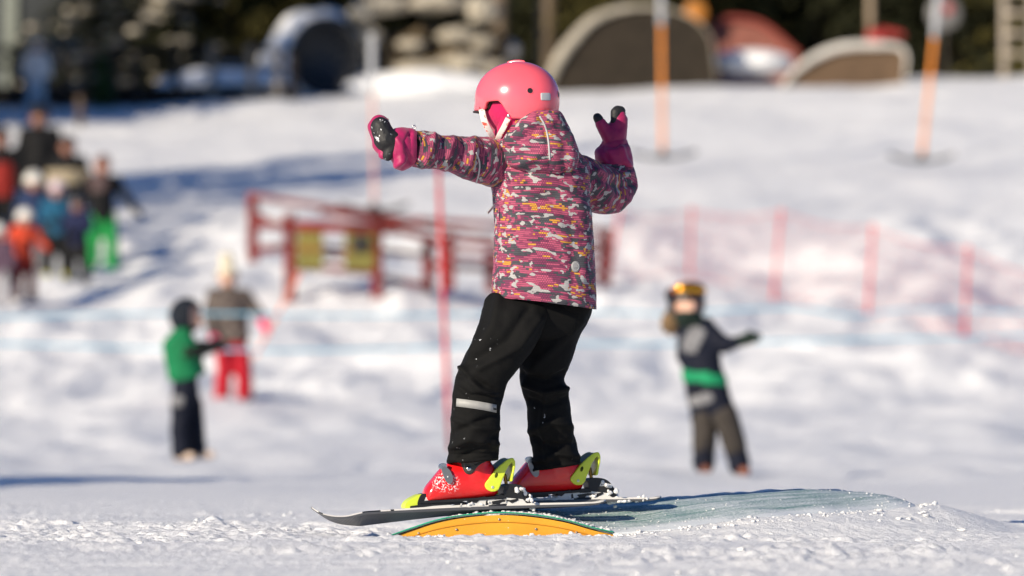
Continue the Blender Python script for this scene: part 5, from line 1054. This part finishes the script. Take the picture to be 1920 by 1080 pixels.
add('marker_box', fuse([box(W(1640, 68, 115.8), (.16, .13, .12))[:2], cap(W(1655, 60, 115.8), W(1690, 66, 115.8), .10, .08)], .03, 2), cm('bright_red', (.34, .03, .025), .5), rdm)
add('marker_pole', tube([W(1632, 70, 115.9), W(1632, -160, 115.9)], [.07, .06], 12, 6)[:2], cm('pale_wood_pole', (.34, .26, .18), .8), rdm)
sg = root('sign', W(1300, 70, 118.4), 'orange sign on a post above the dark curved ramp', 'sign'); add('sign_board', ell(W(1304, 24, 118.4), (.24, .04, .27), 24, 12), cm('orange_sign', (.45, .17, .02), .5), sg); add('sign_post', tube([W(1304, 130, 118.5), W(1304, 10, 118.5)], [.04, .04], 10, 6)[:2], DW, sg)
sg = root('sign', W(1772, 130, 119), 'round grey sign with a red spot on a post by the forest edge', 'sign'); add('sign_board', ell(W(1770, 25, 119), (.36, .04, .36), 28, 12), cm('grey_sign', (.15, .145, .14), .5), sg); add('red_spot', ell(W(1778, 16, 118.95), (.10, .02, .12), 16, 8), cm('bright_red', (.62, .04, .03)), sg); add('sign_post', tube([W(1772, 150, 119.1), W(1770, 20, 119.1)], [.04, .04], 10, 6)[:2], DW, sg)
lm = root('globe_lamp', W(957, 150, 118), 'white globe lamp on a short post behind the pink helmet', 'lamp'); add('globe', ell(W(957, 95, 118), (.21, .21, .21), 28, 18), cm('white_globe', (.55, .53, .50), .3), lm); add('lamp_post', tube([W(957, 160, 118), W(957, 104, 118)], [.05, .05], 10, 6)[:2], DW, lm)
lt = root('wooden_tower', W(1895, 125, 116.5), 'weathered wooden ladder tower at the right frame edge', 'tower')
for x, dy in ((1882, 0), (1935, 0), (1882, .7), (1935, .7)): p = W(x, -120, 116.5+dy); add('post', beam([p[0], 116.5+dy, gz(p[0], 116.5)-.3], p, .14, .14, .01), PW, lt)
for rr in (100, 62, 24, -14, -52): add('rung', beam(W(1884, rr, 116.38), W(1934, rr, 116.38), .10, .05, .006), PW, lt)
mp_ = at(152, 236); mk_ = add('marker_post', fuse([cap(mp_-[0, 0, .2], W(150, 184, mp_[1]), .085, .075)], .03, 2), mat('brown_post', (.09, .065, .05), .9, bump=.4), base=mp_); tag(mk_, 'short dark brown post standing alone in the snow below the railing', 'post')
# ------------------------------------------------------------------ trees
BARK = mat('spruce_bark', (.075, .055, .042), .95, var=.4, vs=8, bump=.7, bs=25)
def needles(name, c): return mat(name, c, .8, var=.45, vs=1.6, bump=0)
ND = [needles('dark_spruce_needles', (.045, .047, .021)), needles('olive_spruce_needles', (.11, .095, .028)), needles('black_green_needles', (.034, .037, .018)), needles('fresh_green_needles', (.03, .10, .02))]
def spruce_mesh(H, seed, nv_, dens=1.0, low=.1, wide=.23):
    r = np.random.default_rng(seed); V, Fc = [], []; sn = []
    z = low*H*.3
    while z < H*.985:
        R_ = wide*H*(1-z/H)**.85*r.uniform(.85, 1.1)+.1; nb = max(7, int(19*dens))
        for k in range(nb):
            a = r.uniform(0, 2*math.pi); L_ = R_*r.uniform(.6, 1.15); dr = np.array([math.cos(a), math.sin(a), 0]); side = np.array([-dr[1], dr[0], 0]); m = max(4, int(L_/.125))
            for i in range(m):
                f = (i+.6)/m; c = dr*L_*f+np.array([0, 0, z-.42*L_*f*f+.12*L_*f]); s_ = .27*(1.1-f*.5)*min(1, .4+L_/2)
                for sd in (-1, 1):
                    t = unit(dr*.75+side*sd*.8+np.array([0, 0, -.35])+r.normal(0, .28, 3)); n = unit(np.cross(t, [0, 0, 1.])+r.normal(0, .35, 3)); w_ = s_*.26; q = len(V)
                    V += [c-n*w_*.5, c+t*s_*.9+r.normal(0, .02, 3), c+n*w_*.9+t*s_*.3]; V += [c+t*s_*.55-n*w_*1.2]; Fc += [(q, q+3, q+1, q+2)]
            if r.uniform() < .5: sn.append((dr*L_*r.uniform(.5, .95)+np.array([0, 0, z-.12*L_]), r.uniform(.10, .22)))
        z += .27*(1.2-.5*z/H)/dens**.3
    return np.array(V), Fc, sn
tv_ = []
for H, sd, dens, wide in ((11, 1, 1.0, .24), (13, 2, 1.1, .22), (9, 3, 1.0, .27), (12, 4, .9, .25)): tv_.append((H,)+spruce_mesh(H, sd, None, dens, .1, wide))
TM = {}
def spruce(x, y, k, s, rz, nd_, label, group, snow=False, z=None):
    H, V, Fc, sn = tv_[k]; g_ = gz(x, y) if z is None else z; r = root('spruce_tree', (x, y, g_), label, 'tree', group); r.rotation_euler = (0, 0, rz); r.scale = (s, s, s)
    def put_(nm, key, fn, m):
        if key not in TM:
            v, f = fn(); me = bpy.data.meshes.new(nm); me.from_pydata(np.asarray(v).tolist(), [], [tuple(int(i) for i in q) for q in f]); me.materials.append(m); me.update(); TM[key] = me
        o = bpy.data.objects.new(nm, TM[key]); sc.collection.objects.link(o); o.parent = r; return o
    put_('trunk', ('t', k), lambda: tube([[0, 0, -.4], [0, 0, H*.4], [0, 0, H*.98]], [.016*H, .011*H, .002*H], 12, 16)[:2], BARK)
    def crown():
        if not snow: return V, Fc
        rg = np.random.default_rng(k+50); return join((V, Fc), *[(IV*np.array([1.2, 1.2, .55])*q*rg.uniform(.7, 1.3)*(1+.2*rg.uniform(-1, 1, (len(IV), 1)))+c, IF) for c, q in sn])
    o = put_('crown', ('c', k, nd_, snow), crown, ND[nd_])
    if snow and len(o.data.materials) < 2:
        o.data.materials.append(SN2); ix = np.zeros(len(o.data.polygons), np.int32); ix[len(Fc):] = 1; o.data.polygons.foreach_set('material_index', ix)
    return r
r6 = np.random.default_rng(21); GT = 'spruces of the dark forest edge above the slope'
for i in range(30):                       # the forest edge behind everything
    px = -150+i*76+r6.normal(0, 14); y = 125+(i % 2)*4+r6.uniform(-1, 2.5); x = (px-960)/F*y
    if 640 < px < 930 and y < 127: y += 4
    spruce(x, y, int(r6.integers(0, 4)), r6.uniform(.9, 1.25), r6.uniform(0, 6.3), (1 if 300 < px < 600 else int(r6.choice([0, 2, 2, 0, 1]))), 'dark spruce at the forest edge above the snowy slope', GT)
for i in range(26):
    px = -200+i*90+r6.normal(0, 20); y = 136+r6.uniform(-2, 6); x = (px-960)/F*y
    spruce(x, y, int(r6.integers(0, 4)), r6.uniform(1, 1.4), r6.uniform(0, 6.3), int(r6.choice([0, 2])), 'dark spruce at the forest edge above the snowy slope', GT)
for i in range(30):
    px = -260+i*84+r6.normal(0, 20); y = 148+r6.uniform(-2, 5); x = (px-960)/F*y
    spruce(x, y, int(r6.integers(0, 4)), r6.uniform(1.1, 1.4), r6.uniform(0, 6.3), 2, 'dark spruce at the forest edge above the snowy slope', GT)
spruce(*W(430, 60, 121.5)[:2], 2, .95, 1.0, 1, 'olive green spruce behind the railing, right of the snowy branches', None)
spruce(*W(280, 60, 120)[:2], 0, .8, 2.0, 0, 'spruce with cream clumps of snow on its branches behind the railing', 'snow laden spruces behind the railing', True)
spruce(*W(200, 60, 121.5)[:2], 3, .75, 3.1, 0, 'spruce with cream clumps of snow on its branches behind the railing', 'snow laden spruces behind the railing', True)
spruce(*W(1165, 100, 121)[:2], 3, .7, 5.2, 1, 'olive spruce showing between the dark curved ramp and the red ramp', None)
p_ = W(192, 175, 113.6); spruce(p_[0], p_[1], 2, .15, .5, 3, 'small bright green spruce sapling in front of the railing', None, z=gz(p_[0], p_[1]))
for px, d, w_, lab in ((932, 120, .20, 'thick brown bare trunk just left of the globe lamp'), (1022, 121, .24, 'pale brown bare trunk right of the globe lamp, at the top frame edge')):
    p = W(px, 100, d); g_ = gz(p[0], d); r = root('bare_trunk', (p[0], d, g_), lab, 'tree'); tb = tube([[p[0], d, g_-.3], [p[0]+.04, d, g_+3], [p[0]-.1, d, g_+7], [p[0]+.1, d, g_+10]], [w_, w_*.85, w_*.6, w_*.15], 20, 40, round_ends=False)
    add('trunk', rough(*orient(tb[:2]), .02, 6, 3) is not None and (rough(*orient(tb[:2]), .02, 6, 3), tb[1]), mat('pine_bark', (.20, .15, .10), .95, var=.35, vs=6, bump=.6), r)
    for k in range(7):
        a = r6.uniform(0, 6.28); h = 3.6+k*.9; dv = np.array([math.cos(a)*1.3, math.sin(a)*1.3, .5]); add('limb', cap([p[0], d, g_+h], np.array([p[0], d, g_+h])+dv, .05, .015, 8), BARK, r)
# trees left of the frame whose shadows fall across the slope
for x, y, k, s in ((-12.9, 106.6, 1, .60), (-12.3, 107.6, 3, 1.0), (-14.3, 107.3, 2, .95), (-11.9, 109.2, 2, .75), (-14.5, 109, 3, .8), (-16.5, 111, 3, 1.0), (-19, 108, 0, 1.0), (-10.9, 88, 1, .75), (-11.6, 90.5, 0, .85), (-10.6, 85.2, 2, .7), (-10.2, 81.3, 2, .5), (-14.6, 85, 1, .62), (-13, 80, 2, .55), (-6.0, 23.4, 3, .42), (-11.5, 62, 2, .4)):
    spruce(x, y, k, s, r6.uniform(0, 6), 0, 'spruce standing left of the frame, its shadow on the slope', 'spruces left of the frame')
# ------------------------------------------------------------------ light
EL, AZ = R(22), R(42)
S = np.array([-math.sin(AZ)*math.cos(EL), -math.cos(AZ)*math.cos(EL), math.sin(EL)])
sun = bpy.data.lights.new('sun', 'SUN'); so = bpy.data.objects.new('sun', sun); sc.collection.objects.link(so)
sun.energy = 5; sun.angle = R(.5); sun.color = (1, .875, .69); so.location = tuple(S*40)
so.rotation_euler = Vector(-S).to_track_quat('-Z', 'Y').to_euler()
w = bpy.data.worlds.new('World'); sc.world = w; w.use_nodes = True; nt = w.node_tree
sk = nt.nodes.new('ShaderNodeTexSky'); sk.sky_type = 'NISHITA'; sk.sun_disc = False; sk.ozone_density = 10; sk.dust_density = .5; sk.sun_elevation = EL; sk.sun_rotation = math.atan2(S[0], S[1])
nt.links.new(sk.outputs[0], nt.nodes['Background'].inputs[0]); nt.nodes['Background'].inputs[1].default_value = .08
vs = sc.view_settings; vs.view_transform = 'Standard'; vs.look = 'None'; vs.gamma = 1; vs.use_curve_mapping = False; vs.exposure = .27
sc.cycles.max_bounces = 8; sc.cycles.sample_clamp_indirect = 8
